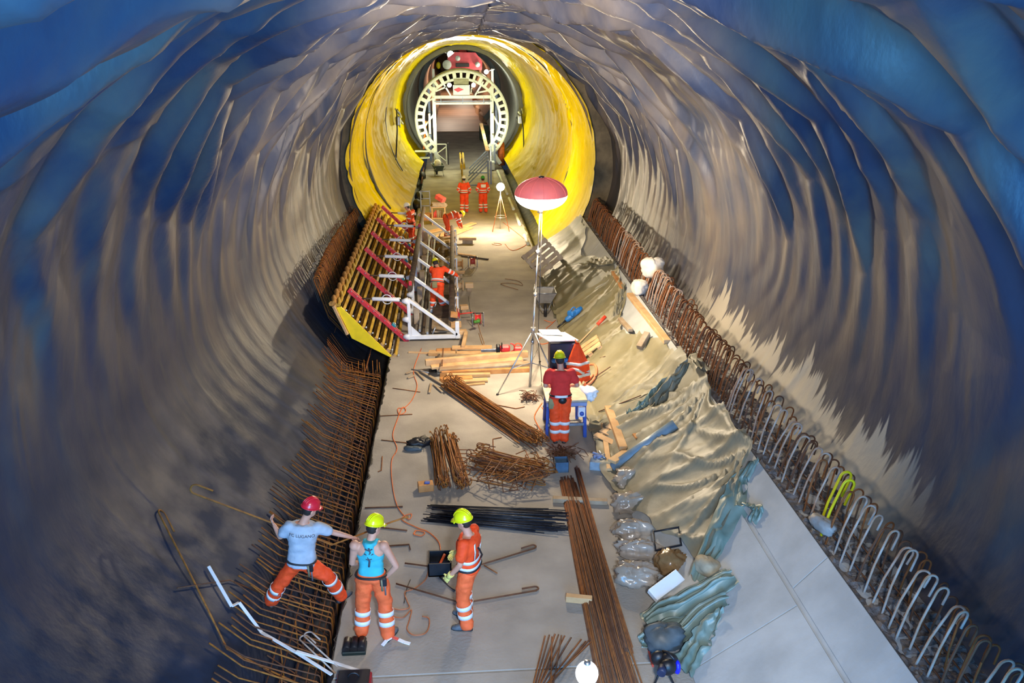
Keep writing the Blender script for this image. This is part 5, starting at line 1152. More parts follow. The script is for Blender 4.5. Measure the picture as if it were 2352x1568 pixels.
ribbon('film_roll', 'grey film fold running down the slope left of the leaning planks', [onk(1440, 970), onk(1490, 930), onk(1545, 880)], (.10, .14, .08), m_teal, 75, .14, lift=.09)
ribbon('film_roll', 'grey tarpaulin roll across the slope under the bare concrete patch', [onk(1350, 605), onk(1380, 618), onk(1412, 612)], (.10, .12, .09), m_film2, 76, .12, lift=.09)
ribbon('film_roll', 'grey tarpaulin fold beside the bare concrete below the long plank', [onk(1412, 735), onk(1425, 700), onk(1434, 660)], (.10, .13, .07), m_film2, 77, .14, lift=.08)
# timber on the slope
def beam_on(pa, pb, w, h, mat, label, l=.08):
    a, c = onk(*pa, l), onk(*pb, l); return tag(MB().beam(a + Vector((0, 0, h / 2)), c + Vector((0, 0, h / 2)), w, h, bev=.008).build('plank', mat), label, 'plank')
beam_on((1446, 680), (1533, 790), .17, .10, m_wood, 'long pale plank on the kicker edge along the hooked bars', .02)
beam_on((1408, 628), (1432, 668), .12, .08, m_woodo, 'short brown plank on the kicker edge, up-tunnel of the long plank', .03)
beam_on((1424, 735), (1448, 762), .12, .08, m_wood2, 'short grey timber lying on the tarpaulin below the long plank', .12)
beam_on((1468, 805), (1487, 772), .14, .14, m_wood2, 'square pale block standing dark-sided on the tarpaulin', .12)
beam_on((1363, 815), (1393, 778), .03, .03, m_rustd, 'thin rusty rod on the tarpaulin above the pallet', .14) if False else None
for k, (a, c) in enumerate((((1345, 880), (1402, 842)), ((1378, 822), (1390, 818)), ((1375, 945), (1472, 908)))): tag(MB().tube([onk(*a, .14), onk(*c, .14)], .012, 6).build('thin_rod', m_rustd), ('thin rod on the tarpaulin right of the orange hose', 'stub of a rod beside the small pallet', 'long thin rod on the tarpaulin above the wooden planks')[k], 'rod')
# shovel with an orange grip, blue tool
t = thing('shovel', 'long wooden handle with an orange-red grip lying on the tarpaulin', 'shovel', onk(1330, 790, .14)); a, c = onk(1325, 792, .15), onk(1372, 745, .15)
MB().tube([a, c], .018, 8).build('handle', m_wood, t); d = (c - a).normalized(); MB().tube([c, c + d * .32], [.045, .05], 10).build('grip', M('orange_red_plastic', (230, 72, 44), .5), t)
t = thing('breaker_hammer', 'blue power hammer with a black chisel lying on the tarpaulin', 'tool', onk(1310, 725, .12)); a, c = onk(1280, 752, .14), onk(1336, 706, .2); d = (c - a).normalized(); m_tb = M('blue_tool', (40, 118, 196), .45, var=.1)
MB().tube([a.lerp(c, .34), a.lerp(c, .40), a.lerp(c, .85), c], [.05, .08, .085, .05], 12).build('body', m_tb, t); MB().tube([a, a.lerp(c, .36)], [.02, .035], 8).build('chisel', m_black, t)
MB().box(a.lerp(c, .62) + Vector((-.02, 0, .06)), (.2, .22, .14), Matrix.Rotation(R(40), 3, 'Z'), .03).build('motor', m_tb, t); MB().tube(ring_pts(a.lerp(c, .62) + Vector((0, 0, .12)), .10, (d, Vector((0, 0, 1)))), .018, 6, closed=True).build('handle', m_tb, t)
# pipe
a, c = onk(1408, 1075, .12), onk(1552, 975, .12); d = (c - a).normalized(); b = MB(); L = (c - a).length; xx = d.cross(Vector((0, 0, 1))).normalized(); mm = Matrix((xx, xx.cross(d) * -1, d)).transposed()
b.lathe([(.085, 0), (.115, 0), (.115, L), (.085, L), (.085, 0)], 22, a, mm); tag(b.build('pipe', M('blue_grey_pipe', (118, 140, 156), .4, var=.12)), 'blue-grey plastic pipe lying across the tarpaulin by the plastic bundles', 'pipe')
# pallets
def pallet(label, o, ex, ey, mat, L=1.0, Wd=.8, nb=5, blocks=True):
    """pallet lying in the plane of ex, ey through o"""
    o, ex, ey = Vector(o), Vector(ex).normalized(), Vector(ey).normalized(); ey = (ey - ex * ey.dot(ex)).normalized(); n = ex.cross(ey); t = thing('pallet', label, 'pallet', o); m = Matrix((ex, ey, n)).transposed()
    for k in range(nb): MB().box(o + ey * (Wd * (k + .5) / nb) + ex * L / 2 + n * .12, (L, Wd / nb * .72, .024), m, .004).build('deck_board', mat, t)
    for i in range(3):
        MB().box(o + ex * (.07 + (L - .14) * i / 2) + ey * Wd / 2 + n * .098, (.10, Wd, .02), m, .004).build('bearer', mat, t)
        for j in range(3): MB().box(o + ex * (.07 + (L - .14) * i / 2) + ey * (.07 + (Wd - .14) * j / 2) + n * .045, (.12, .12, .085), m, .004).build('block', mat, t)
    return t
sl = Vector((GX - FX, 0, GZ)).normalized()
pallet('weathered pallet leaning on the far tarpaulin behind the lamp mast', P(1240, 640, .05), (.75, .35, .5), (-.45, .5, .8), m_wood2, 1.1, 1.0, 5)
pallet('small pale pallet on the tarpaulin behind the hung orange jacket', onk(1333, 838, .1), sl, (.12, 1, .0), m_wood, .72, .9, 3)
pallet('pale broken pallet at the foot of the slope right of the saw bench', P(1362, 1012, .05), (.55, -.75, .0), (.9, .5, .25), m_wood, 1.3, .55, 3)
for k, (a, c, w, h, lb, z) in enumerate((((1397, 935), (1432, 1030), .16, .09, 'wide pale plank leaning over the broken pallet', .34), ((1385, 975), (1400, 1080), .10, .08, 'narrow pale balk along the left side of the broken pallet', .14), ((1405, 1060), (1482, 1010), .18, .06, 'pale board lying across the lower end of the broken pallet', .3), ((1456, 1003), (1490, 1000), .20, .06, 'short orange-brown board end by the blue-grey pipe', .5))): plank(a, c, w, h, z, m_wood if k != 3 else m_woodo, lb)
# sacks among the hooked bars
for u, v, r, lb in ((1499, 627, (.30, .26, .26), 'white sack wedged behind the hooked bars against the foil'), (1468, 672, (.20, .2, .2), 'smaller white sack among the hooked bars beside the long plank')):
    p = PX(u, v - (14 if r[0] > .25 else 0), 5.12 if r[0] > .25 else 4.78); p.z = max(p.z, TZ + .2); crumple('sack', lb, p, r, M('white_sack%d' % int(r[0] * 100), (226, 218, 204), .7, var=.08), 2.2 * r[0] * 10, .4, 'sack', .28, 36)
p = onk(1887, 1225, .05); crumple('grey_bag', 'grey bag lying among the hooked bars next to the yellow ones', p + Vector((.05, .1, .08)), (.10, .22, .10), M('grey_bag', (150, 148, 146), .6), 4.4, .3, 'bag', .3, 30)
# wheelbarrows
def barrow(label, p, rz, k, mat):
    t = thing('wheelbarrow', label, 'wheelbarrow', p, rz); q = lambda x, y, z: (x * k, y * k, z * k); W_ = lambda pts: [WM[t] @ Vector(q(*v)) for v in pts]
    top = [(-.3, -.35, .62), (.3, -.35, .62), (.34, .45, .66), (-.34, .45, .66)]; bot = [(-.2, -.25, .32), (.2, -.25, .32), (.18, .25, .3), (-.18, .25, .3)]; b = MB().add(W_(top + bot), [[0, 1, 5, 4], [1, 2, 6, 5], [2, 3, 7, 6], [3, 0, 4, 7], [4, 5, 6, 7]]); solid(b.build('tray', mat, t), .012)
    MB().tube(W_([(-.3, -.35, .62), (.3, -.35, .62), (.34, .45, .66), (-.34, .45, .66)]), .016 * k, 6, closed=True).build('tray_rim', m_galv, t)
    for s in (-1, 1):
        MB().tube(W_([(s * .08, .62, .2), (s * .22, .1, .28), (s * .27, -.45, .42), (s * .28, -.85, .55)]), .018 * k, 7).build('handle', m_galv, t); MB().tube(W_([(s * .24, -.25, .36), (s * .26, -.35, .02), (s * .2, -.1, .3)]), .014 * k, 6).build('leg', m_galv, t)
    w = WM[t] @ Vector(q(0, .62, .2)); b = MB(); b.lathe([(.12 * k, -.04 * k), (.19 * k, -.045 * k), (.2 * k, 0), (.19 * k, .045 * k), (.12 * k, .04 * k)], 20, w, Matrix.Rotation(rz, 3, 'Z') @ Matrix.Rotation(R(90), 3, 'Y')); wh = b.build('wheel', m_black, t); MB().tube([w - Matrix.Rotation(rz, 3, 'Z') @ Vector((.1 * k, 0, 0)), w + Matrix.Rotation(rz, 3, 'Z') @ Vector((.1 * k, 0, 0))], .03 * k, 8).build('hub', m_galv, wh); return t
bw = P(1252, 716); barrow('grey wheelbarrow parked at the foot of the slope right of the lamp mast', (bw.x, bw.y + .2, 0), R(176), 1.0, M('grey_barrow', (140, 138, 136), .6, var=.15))
bw = P(1007, 404); barrow('dark wheelbarrow with a white bag standing on the yellow-lit floor', (bw.x, bw.y, 0), R(10), 1.05, M('dark_barrow', (64, 78, 74), .6)); bag = crumple('bag', 'white bag lying in the far dark wheelbarrow', (bw.x - .02, bw.y + .1, .72), (.2, .25, .24), M('white_bag', (226, 224, 214), .6), 2.7, 0, 'bag', .2, 26)
# ---- saw bench and hung jacket
SBn = thing('saw_bench', 'blue steel saw bench with grey top in front of the red-shirted worker', 'bench', (2.2, 15.75, 0))
for x, y in ((1.80, 15.30), (2.60, 15.26), (1.84, 16.15), (2.56, 16.15)): MB().beam((x, y, .0), (x + (.03 if x < 2.2 else -.03), y + (.05 if y < 15.7 else -.05), .80), .06, .06, bev=.006).build('leg', m_blues, SBn)
MB().box((2.2, 15.75, .83), (.86, 1.0, .05), None, .01).build('top', M('bench_top', (176, 170, 150), .5, metal=.3), SBn)
for y in (15.28, 16.2): MB().box((2.2, y, .76), (.84, .05, .08), None, .006).build('apron', m_slate, SBn); MB().box((2.2, y, .30), (.78, .05, .06), None, .006).build('cross_bar', m_galv, SBn)
sw = MB().box((2.50, 15.20, .62), (.15, .08, .22), None, .015).build('switch_box', m_white, SBn); MB().lathe([(.045, 0), (.045, .03), (.001, .035)], 14, (2.50, 15.155, .60), Matrix.Rotation(R(90), 3, 'X')).build('switch_knob', m_blues, sw)
MB().lathe([(.001, -.002), (.16, -.002), (.16, .002), (.001, .002)], 28, (2.2, 15.9, .86), Matrix.Rotation(R(90), 3, 'Y')).build('saw_blade', m_galv, SBn)
MB().box((2.1, 15.75, .55), (.35, .3, .3), None, .03).build('motor', m_galv, SBn)
crumple('white_rag', 'white rag hanging from the right edge of the saw bench', (2.72, 15.75, .80), (.17, .22, .13), m_strip, 9.1, .3, 'rag', .5, 34)
DB = thing('power_cabinet', 'dark blue power distribution cabinet on legs under tilted white boards', 'cabinet', (2.42, 17.6, 0)); m_navy = M('navy_box', (34, 44, 74), .5, var=.2)
MB().box((2.40, 17.6, .86), (.62, .40, .86), None, .02).build('body', m_navy, DB)
for x in (2.14, 2.66):
    for y in (17.44, 17.76): MB().box((x, y, .22), (.05, .05, .44), None, .005).build('leg', m_galv, DB)
for i in range(4):
    for j in range(2):
        s = MB().lathe([(.05, 0), (.06, .05), (.045, .09), (.001, .09)], 12, (2.18 + .14 * i, 17.40, .66 + .24 * j), Matrix.Rotation(R(90), 3, 'X')).build('socket', m_tb if (i + j) % 2 else m_redst, DB)
tag(MB().box((2.28, 17.62, 1.38), (.78, .60, .03), Matrix.Rotation(R(24), 3, 'Z') @ Matrix.Rotation(R(8), 3, 'Y'), .004).build('white_board', m_strip), 'larger white board lying tilted on the power cabinet', 'board')
tag(MB().box((2.14, 17.78, 1.44), (.5, .34, .025), Matrix.Rotation(R(12), 3, 'Z') @ Matrix.Rotation(R(6), 3, 'Y'), .004).build('white_board', m_strip), 'smaller white board on top of the larger one on the cabinet', 'board')
# jacket
JKT = thing('hung_jacket', 'orange reflective jacket hanging from the corner of the power cabinet', 'jacket', (2.72, 17.3, 0)); b = MB(); n, mcol = 30, 24; pts = []
jt = Vector((2.70, 17.34, 1.32))
for i in range(n):
    q = i / (n - 1); w = .05 + .14 * min(1, q * 1.8) + .05 * q
    for j in range(mcol + 1):
        a = 2 * math.pi * j / mcol; k = 1 + .18 * math.sin(a * 4 + q * 2) + .08 * math.sin(a * 9 + 2); pts.append(jt + Vector((.04 * q + w * math.cos(a) * k, .13 * (.5 + q * .6) * math.sin(a) * k, -q * (.92 + .07 * math.sin(a * 3)))))
b.sheet(pts, n, mcol + 1); jk = b.build('cloth', m_orange, JKT)
for q0, dz in ((.50, 0), (.64, .03), (.80, 0)):
    w = (.05 + .14 + .05 * q0) * 1.06; rp = []
    for j in range(13):
        a = math.pi + math.pi * j / 12
        for zz in (.035, -.035): k = 1 + .18 * math.sin(a * 4 + q0 * 2) + .08 * math.sin(a * 9 + 2); rp.append(jt + Vector((.04 * q0 + w * math.cos(a) * k, .13 * (.5 + q0 * .6) * math.sin(a) * k * 1.08 - .006, -q0 * .95 + zz + dz * math.sin(a * 2) * 2 - (.08 * abs(math.cos(a)) if dz else 0))))
    mb = MB(); mb.sheet(rp, 13, 2); solid(mb.build('reflective_band', m_band, JKT), .004)
MB().tube([jt + Vector((0, 0, -.04)), jt + Vector((-.04, .06, .08))], .012, 6).build('hanger_loop', m_orange, JKT)
# ---- small things at the foot of the slope
wb = sc(1530, 1345, .30); tag(MB().box(wb, (.56, .20, .10), Matrix.Rotation(R(30), 3, 'Z') @ Matrix.Rotation(R(-14), 3, 'Y') @ Matrix.Rotation(R(25), 3, 'X'), .006).build('white_board', m_strip), 'long white foam board lying between the clear bundles and the teal heap', 'board')
f_ = sc(1532, 1240, .46); b = MB(); fr_ = [f_ + Vector(v) for v in ((-.2, -.12, -.10), (.2, -.12, -.02), (.22, .16, .12), (-.18, .16, .06))]; b.tube(fr_, .02, 7, closed=True); tag(b.build('rectangular_frame', m_black), 'dark rectangular frame leaning at the foot of the slope', 'frame')
bk = sc(1537, 1270, .2)
ct = thing('black_power_tool', 'black and blue power tool standing at the lower edge of the view', 'tool', sc(1525, 1530, 0)); c = sc(1525, 1522, .35)
for dx, dy, r_ in ((-.06, .05, .10), (.06, -.02, .12), (.02, -.12, .11)): MB().ell(c + Vector((dx, dy, .04)), (r_, r_ * .8, r_), None, 16, 10).build('housing', m_black, ct)
MB().tube([c + Vector((-.05, -.14, .06)), c + Vector((-.1, -.24, .05))], [.06, .055], 14).build('lens_cap', m_navy, ct); MB().ell(c + Vector((.15, -.08, .0)), (.045, .08, .10), None, 12, 8).build('blue_part', M('bright_blue_plastic', (30, 40, 210), .35), ct)
MB().tube([c + Vector((0, .1, .1)), c + Vector((.04, 0, .17)), c + Vector((.1, -.1, .14))], .018, 7).build('handle', m_black, ct)
for k in range(3):
    a = R(90 + 120 * k); MB().tube([c, Vector((c.x + .18 * math.cos(a), c.y + .18 * math.sin(a), .01))], .014, 6).build('leg', m_black, ct)
gb = sc(1525, 1470, .1); crumple('grey_bag', 'dark grey bag half hidden under the lower teal heap', gb + Vector((0, 0, .06)), (.28, .2, .18), M('dark_bag', (84, 96, 104), .5), 6.4, .1, 'bag', .3, 30)
crumple('stone_bag', 'pale stone-like bag beside the teal strip on the slope', onk(1625, 1300, .1), (.16, .2, .13), M('tan_bag', (164, 154, 132), .7), 7.7, .4, 'bag', .25, 26)
# ================================================================ tools, tins and cables
m_cable = M('orange_cable', (222, 112, 54), .5, var=.08)
m_cable2 = M('dark_cable', (58, 50, 46), .5, var=.2)
def smooth(pts, n=5):
    out = []
    for i in range(len(pts) - 1):
        p0, p1, p2, p3 = pts[max(0, i - 1)], pts[i], pts[i + 1], pts[min(len(pts) - 1, i + 2)]
        for k in range(n):
            t = k / n; out.append(.5 * ((2 * p1) + (p2 - p0) * t + (2 * p0 - 5 * p1 + 4 * p2 - p3) * t * t + (3 * p1 - p0 - 3 * p2 + p3) * t ** 3))
    return out + [pts[-1]]
def cable(px, label, mat=m_cable, r=.010, z=.012, on=None):
    pts = [P(u, v, z) if on is None else onk(u, v, .13) for u, v in px]; return tag(MB().tube(smooth(pts), r, 6).build('cable', mat), label, 'cable')
cable([(968, 800), (950, 850), (958, 885), (948, 915), (930, 935), (914, 938), (918, 952), (932, 944), (925, 935), (912, 965), (902, 1000), (912, 1030), (900, 1055), (899, 1090), (904, 1130), (912, 1160), (925, 1180), (940, 1192), (945, 1180), (928, 1185), (925, 1195), (960, 1212), (985, 1222), (1008, 1245), (1012, 1270)], 'long orange cable winding down the left of the floor past the rebar bundles')
cable([(952, 1228), (955, 1218), (975, 1222), (968, 1230), (950, 1226), (955, 1220)], 'small loop of orange cable behind the turquoise worker')
cable([(985, 1300), (978, 1330), (950, 1352), (930, 1360), (935, 1380), (940, 1395), (920, 1400), (900, 1398), (898, 1412), (925, 1418), (945, 1400), (940, 1425), (935, 1445), (950, 1458), (975, 1455), (985, 1440), (985, 1420), (970, 1415)], 'brown-orange cable in loops on the floor right of the turquoise worker', M('brown_cable', (176, 104, 66), .5))
cable([(1010, 1325), (1030, 1345), (1045, 1355)], 'short dark cable from the black box to the orange worker', m_cable2)
cable([(943, 1330), (935, 1350), (928, 1385)], 'thin dark cable beside the hip of the turquoise worker', m_cable2, .007)
cable([(1240, 770), (1255, 775), (1262, 785), (1245, 790), (1235, 783), (1250, 774), (1272, 786), (1280, 790), (1268, 800), (1267, 850), (1270, 880)], 'orange cable coiled behind the white boards on the cabinet', m_cable, .012)
cable([(1330, 870), (1350, 840), (1366, 838), (1370, 855), (1360, 875), (1340, 890), (1345, 880), (1362, 860)], 'thick orange hose looped over the tarpaulin right of the hung jacket', M('orange_hose', (236, 130, 90), .5), .03, on=1)
cable([(1245, 925), (1232, 945), (1228, 960), (1240, 985), (1250, 1000), (1258, 960), (1245, 935)], 'orange cable loops at the left side of the saw bench', m_cable, .012)
cable([(1250, 735), (1268, 740), (1276, 735), (1262, 748), (1255, 755), (1268, 765)], 'orange cable on the floor below the wheelbarrow', m_cable, .010)
cable([(1160, 560), (1178, 575), (1210, 560), (1200, 545), (1155, 510)], 'orange cable running from the small floodlight across the floor', m_cable, .012)
cable([(1130, 560), (1140, 563), (1152, 562), (1148, 559), (1134, 558)], 'thin orange cable ring on the floor ahead of the red reel', m_cable, .010)
cable([(1098, 742), (1104, 765), (1112, 788), (1108, 790), (1100, 765)], 'brown double cable from the orange reel towards the timber stack', M('tan_cable', (176, 120, 60), .5), .008)
cable([(1160, 640), (1190, 645), (1200, 655), (1175, 650), (1150, 652), (1190, 665)], 'thin rusty wire curls on the floor left of the lamp mast', m_rust, .008)
cable([(1076, 680), (1082, 720), (1092, 740)], 'dark thin cable from the red jack to the orange reel', m_cable2, .007)
cable([(1255, 960), (1262, 975), (1250, 985)], 'short dark cable loop under the saw bench', m_cable2, .008)
cable([(1488, 1475), (1492, 1500), (1500, 1530)], 'three-strand red hose beside the black power tool', M('red_hose', (206, 84, 66), .5), .018)
cable([(1390, 1080), (1398, 1092), (1410, 1105)], 'red hose end poking out from under the top clear bundle', MATS['red_hose'], .018)
# chainsaw and red fuel can on the timber stack
m_saw = M('chainsaw_red', (214, 56, 56), .45, var=.08)
c = P(1160, 800, .32); CS = thing('chainsaw', 'red chainsaw lying on the timber stack, bar to the left', 'chainsaw', c); MB().box(c, (.26, .18, .18), None, .04).build('motor_housing', m_saw, CS); MB().box(c + Vector((-.18, 0, .0)), (.10, .2, .22), None, .03).build('hand_guard', m_black, CS)
MB().box(c + Vector((-.42, -.02, -.04)), (.40, .012, .085), None, .02).build('guide_bar', m_galv, CS); MB().tube(arc(c + Vector((.14, 0, .02)), .11, -1.4, 1.6, 8, (1, 0, 0), (0, 0, 1)), .018, 7).build('rear_handle', m_saw, CS); MB().tube(arc(c + Vector((-.08, 0, .02)), .13, .1, 3.0, 8, (0, 1, 0), (0, 0, 1)), .014, 7).build('front_handle', m_black, CS)
c = P(1190, 806, .28); FC = thing('fuel_can', 'small orange-red can with a handle at the right end of the timber stack', 'can', c); MB().box(c + Vector((0, 0, .05)), (.22, .16, .16), None, .03).build('body', m_saw, FC); MB().tube(arc(c + Vector((0, 0, .12)), .09, 0, math.pi, 8, (1, 0, 0), (0, 0, 1)), .018, 7).build('handle', M('orange_plastic', (232, 92, 50), .45), FC)
# shovel head and laths left of the bundle
c = P(1000, 858, .05); SV = thing('shovel', 'dark shovel blade with a grey shaft at the left foot of the timber stack', 'shovel', c)
b = MB(); pts = [];
for i in range(7):
    for j in range(6):
        s = j / 5 - .5; q = i / 6; pts.append(c + Vector((-.16 + .32 * q, s * .26 * (1 - .25 * q * q), .02 + .10 * s * s * 2 + .02 * q)))
b.sheet(pts, 7, 6); solid(b.build('blade', m_black, SV), .006); MB().tube([c + Vector((-.16, 0, .03)), P(968, 852, .06), P(945, 848, .05)], .018, 7).build('shaft', m_galv, SV)
for k, (a, e) in enumerate((((965, 850), (1018, 882)), ((955, 852), (975, 872)), ((936, 868), (952, 862)), ((932, 858), (948, 852)), ((990, 880), (986, 902)), ((996, 882), (1016, 900)))): plank(a, e, .05 if k else .08, .03, .03 + .02 * (k == 0), m_wood2, ('long grey lath running into the upper end of the slanting bundle', 'short lath leaning right in the little pile of scraps', 'short pale lath lowest in the little pile of scraps', 'short pale lath topmost in the little pile of scraps', 'thin stick pointing down beside the slanting bundle end', 'thin stick pointing right beside the slanting bundle end')[k], 'lath')
# reels and pot
def reel(label, p, k, m1):
    t = thing('cable_reel', label, 'cable reel', p); p = Vector(p)
    b = MB(); b.lathe([(.05, -.09), (.17, -.09), (.17, -.075), (.11, -.07), (.11, .07), (.17, .075), (.17, .09), (.05, .09), (.05, -.09)], 20, p + Vector((0, 0, .2 * k)), Matrix.Rotation(R(90), 3, 'Y')); b.build('drum', m1, t)
    for s in (-1, 1): MB().tube([p + Vector((s * .16, -.16, .012)), p + Vector((s * .16, -.08, .36)), p + Vector((s * .16, .08, .36)), p + Vector((s * .16, .16, .012))], .013, 6).build('stand', m_galv, t)
    MB().tube([p + Vector((-.16, 0, .36)), p + Vector((.16, 0, .36))], .016, 7).build('handle', m_black, t); return t
reel('red cable reel on a wire stand in the middle of the floor', P(1086, 612), 1, M('dull_red_drum', (178, 70, 54), .5))
t = reel('orange cable reel with green plugs near the near end of the white frames', P(1098, 746), 1, m_saw)
for k in range(6): MB().ell(P(1096 + rnd.uniform(-6, 8), 738 + rnd.uniform(-4, 2), .36), (.05, .04, .05), None, 8, 6).build('plug', M('green_plug%d' % k, (70, 130, 40), .5), t)
# tins, boxes
t = thing('mortar_tub', 'small black box with an orange tool inside behind the orange worker', 'box', P(1011, 1305)); p = P(1011, 1308)
for a, d in (((0, .17, .12), (.36, .02, .24)), ((0, -.17, .12), (.36, .02, .24)), ((.17, 0, .12), (.02, .36, .24)), ((-.17, 0, .12), (.02, .36, .24))): MB().box(p + Vector(a), d, Matrix.Rotation(0, 3, 'Z'), .004).build('side', m_black, t)
MB().box(p + Vector((0, 0, .015)), (.36, .36, .03), None, .004).build('bottom', m_navy, t); MB().tube([p + Vector((-.05, -.08, .05)), p + Vector((.08, .1, .22))], .022, 7).build('orange_grip', M('orange_grip', (226, 90, 40), .5), t)
p = P(815, 1492); t = thing('black_bucket_block', 'black ridged block on the floor at the left front, beside the trench', 'block', p)
for i in range(3): MB().tube([p + Vector((-.10 + .1 * i, -.10, .08)), p + Vector((-.10 + .1 * i, .12, .08))], .055, 10).build('ridge', m_black, t)
MB().box(p + Vector((0, 0, .03)), (.32, .24, .06), None, .01).build('base', M('dark_teal_plastic', (24, 46, 50), .5), t)
p = P(1289, 1078); t = thing('tin', 'small blue-grey open tin under the brown wire heap', 'tin', p); b = MB()
for a, d in (((0, .12, .11), (.26, .01, .22)), ((0, -.12, .11), (.26, .01, .22)), ((.125, 0, .11), (.01, .25, .22)), ((-.125, 0, .11), (.01, .25, .22))): MB().box(p + Vector(a), d, None, .002).build('side', M('blue_grey_tin', (84, 112, 138), .4, metal=.3) if 'blue_grey_tin' not in MATS else MATS['blue_grey_tin'], t)
MB().box(p + Vector((0, 0, .01)), (.25, .24, .02)).build('bottom', m_navy, t)
p = P(1375, 1075); t = thing('tool_crate', 'light blue-grey crate of small tools below the broken pallet', 'crate', p); MB().box(p + Vector((0, 0, .09)), (.34, .24, .18), Matrix.Rotation(R(-15), 3, 'Z'), .015).build('crate_body', M('pale_blue_grey', (146, 164, 178), .5), t)
for k in range(7): MB().tube([p + Vector((rnd.uniform(-.15, .15), rnd.uniform(-.02, .25), .18)), p + Vector((rnd.uniform(-.15, .15), rnd.uniform(.0, .3), .24))], .025, 7).build('tool', m_galv if k % 2 else m_slate, t)
crumple('clear_wrap', 'loose piece of clear wrap behind the pale crate', P(1385, 1050, .06), (.2, .14, .08), m_clear, 6.1, .3, 'plastic sheet', .5, 26)
crumple('dark_glove_heap', 'dark work clothes heap left of the left floor bundle', P(962, 1016, .06), (.26, .14, .09), m_black, 3.3, .2, 'cloth', .6, 30)
crumple('dark_glove_heap', 'small grey cloth heap just below the dark one by the left floor bundle', P(948, 1030, .04), (.18, .08, .05), MATS['dark_bag'], 4.3, -.1, 'cloth', .5, 24)
t = thing('barrier_tape', 'crumpled red and white barrier tape at the feet of the turquoise worker', 'tape', P(905, 1470))
tp = [P(878, 1482, .03), P(888, 1470, .06), P(900, 1462, .09), P(915, 1468, .05), P(928, 1474, .04), P(942, 1478, .03)]
for k in range(5): MB().beam(tp[k], tp[k + 1], .055, .012, bev=.003).build('tape_piece', m_strip if k != 2 else MATS['chainsaw_red'], t)
t = thing('wood_box', 'small wooden box with blue lid by the left floor bundle', 'box', P(975, 1125)); p = P(978, 1124); MB().box(p + Vector((0, 0, .07)), (.28, .2, .14), Matrix.Rotation(R(8), 3, 'Z'), .01).build('box_body', m_woodo, t); MB().box(p + Vector((.03, 0, .15)), (.1, .08, .03), None, .01).build('blue_lid', m_blues, t)
p = P(815, 1568, .1); t = thing('red_case', 'red case at the very bottom edge beside the white strip', 'case', (p.x, p.y, 0)); MB().box((p.x, p.y - .05, .11), (.44, .3, .22), None, .03).build('case_body', M('deep_red_case', (160, 26, 40), .4), t); MB().box((p.x, p.y - .05, .235), (.40, .26, .03), None, .01).build('case_lid', m_black, t); MB().tube(arc((p.x, p.y - .05, .24), .07, 0, math.pi, 7, (1, 0, 0), (0, 0, 1)), .012, 6).build('handle', m_black, t)
# ladder and tool table by the yellow foil
p = P(978, 502); LD = thing('ladder', 'short blue-grey ladder standing upright by the left gutter', 'ladder', p)
for s in (-.22, .22): MB().tube([p + Vector((s, 0, 0)), p + Vector((s * .9, .25, 1.25))], .025, 8).build('rail', m_slate, LD)
for k in range(4): z = .25 + k * .32; MB().tube([p + Vector((-.22, .2 * z, z)), p + Vector((.22, .2 * z, z))], .018, 7).build('rung', m_slate, LD)
tag(MB().box(p + Vector((.05, -.25, .15)), (.55, .35, .3), None, .01).build('wooden_crate', m_woodo), 'orange-brown crate in front of the blue-grey ladder', 'crate')
p = P(1008, 517); TT = thing('tool_table', 'small wooden tool table stacked with boards and sacks', 'table', p)
for x in (-.28, .28):
    for y in (0, .45): MB().box(p + Vector((x, y, .4)), (.05, .05, .8), None, .005).build('leg', m_wood, TT)
for z in (.30, .79): MB().box(p + Vector((0, .22, z)), (.66, .55, .03), None, .005).build('shelf', m_wood, TT)
for k in range(6): tag(MB().tube([p + Vector((-.2 + .08 * k, .1, .33)), p + Vector((-.2 + .08 * k + rnd.uniform(-.03, .03), .12, .62 + rnd.uniform(-.1, .1)))], .03, 7).build('bottle', m_saw if k < 2 else m_wood2), 'small %s bottle-like tool on the lower shelf of the tool table' % ('red' if k < 2 else 'tan'), 'tool', ('red' if k < 2 else 'tan') + ' tools on the lower shelf of the tool table')
for k in range(4): tag(MB().box(p + Vector((rnd.uniform(-.05, .05), .22, .83 + .05 * k)), (.72 - .05 * k, .5, .045), Matrix.Rotation(rnd.uniform(-.2, .2), 3, 'Z'), .01).build('folded_sack', m_wood2), ('lowest', 'second lowest', 'third', 'topmost')[k] + ' of the folded tan sacks stacked on the tool table', 'sack', 'folded sacks on the tool table')
tag(MB().box(p + Vector((.1, .2, 1.16)), (.42, .3, .2), Matrix.Rotation(R(-30), 3, 'Z') @ Matrix.Rotation(R(25), 3, 'Y'), .02).build('red_box', M('salmon_red', (232, 90, 84), .5)), 'tilted red plastic box on top of the stacked tool table', 'box')
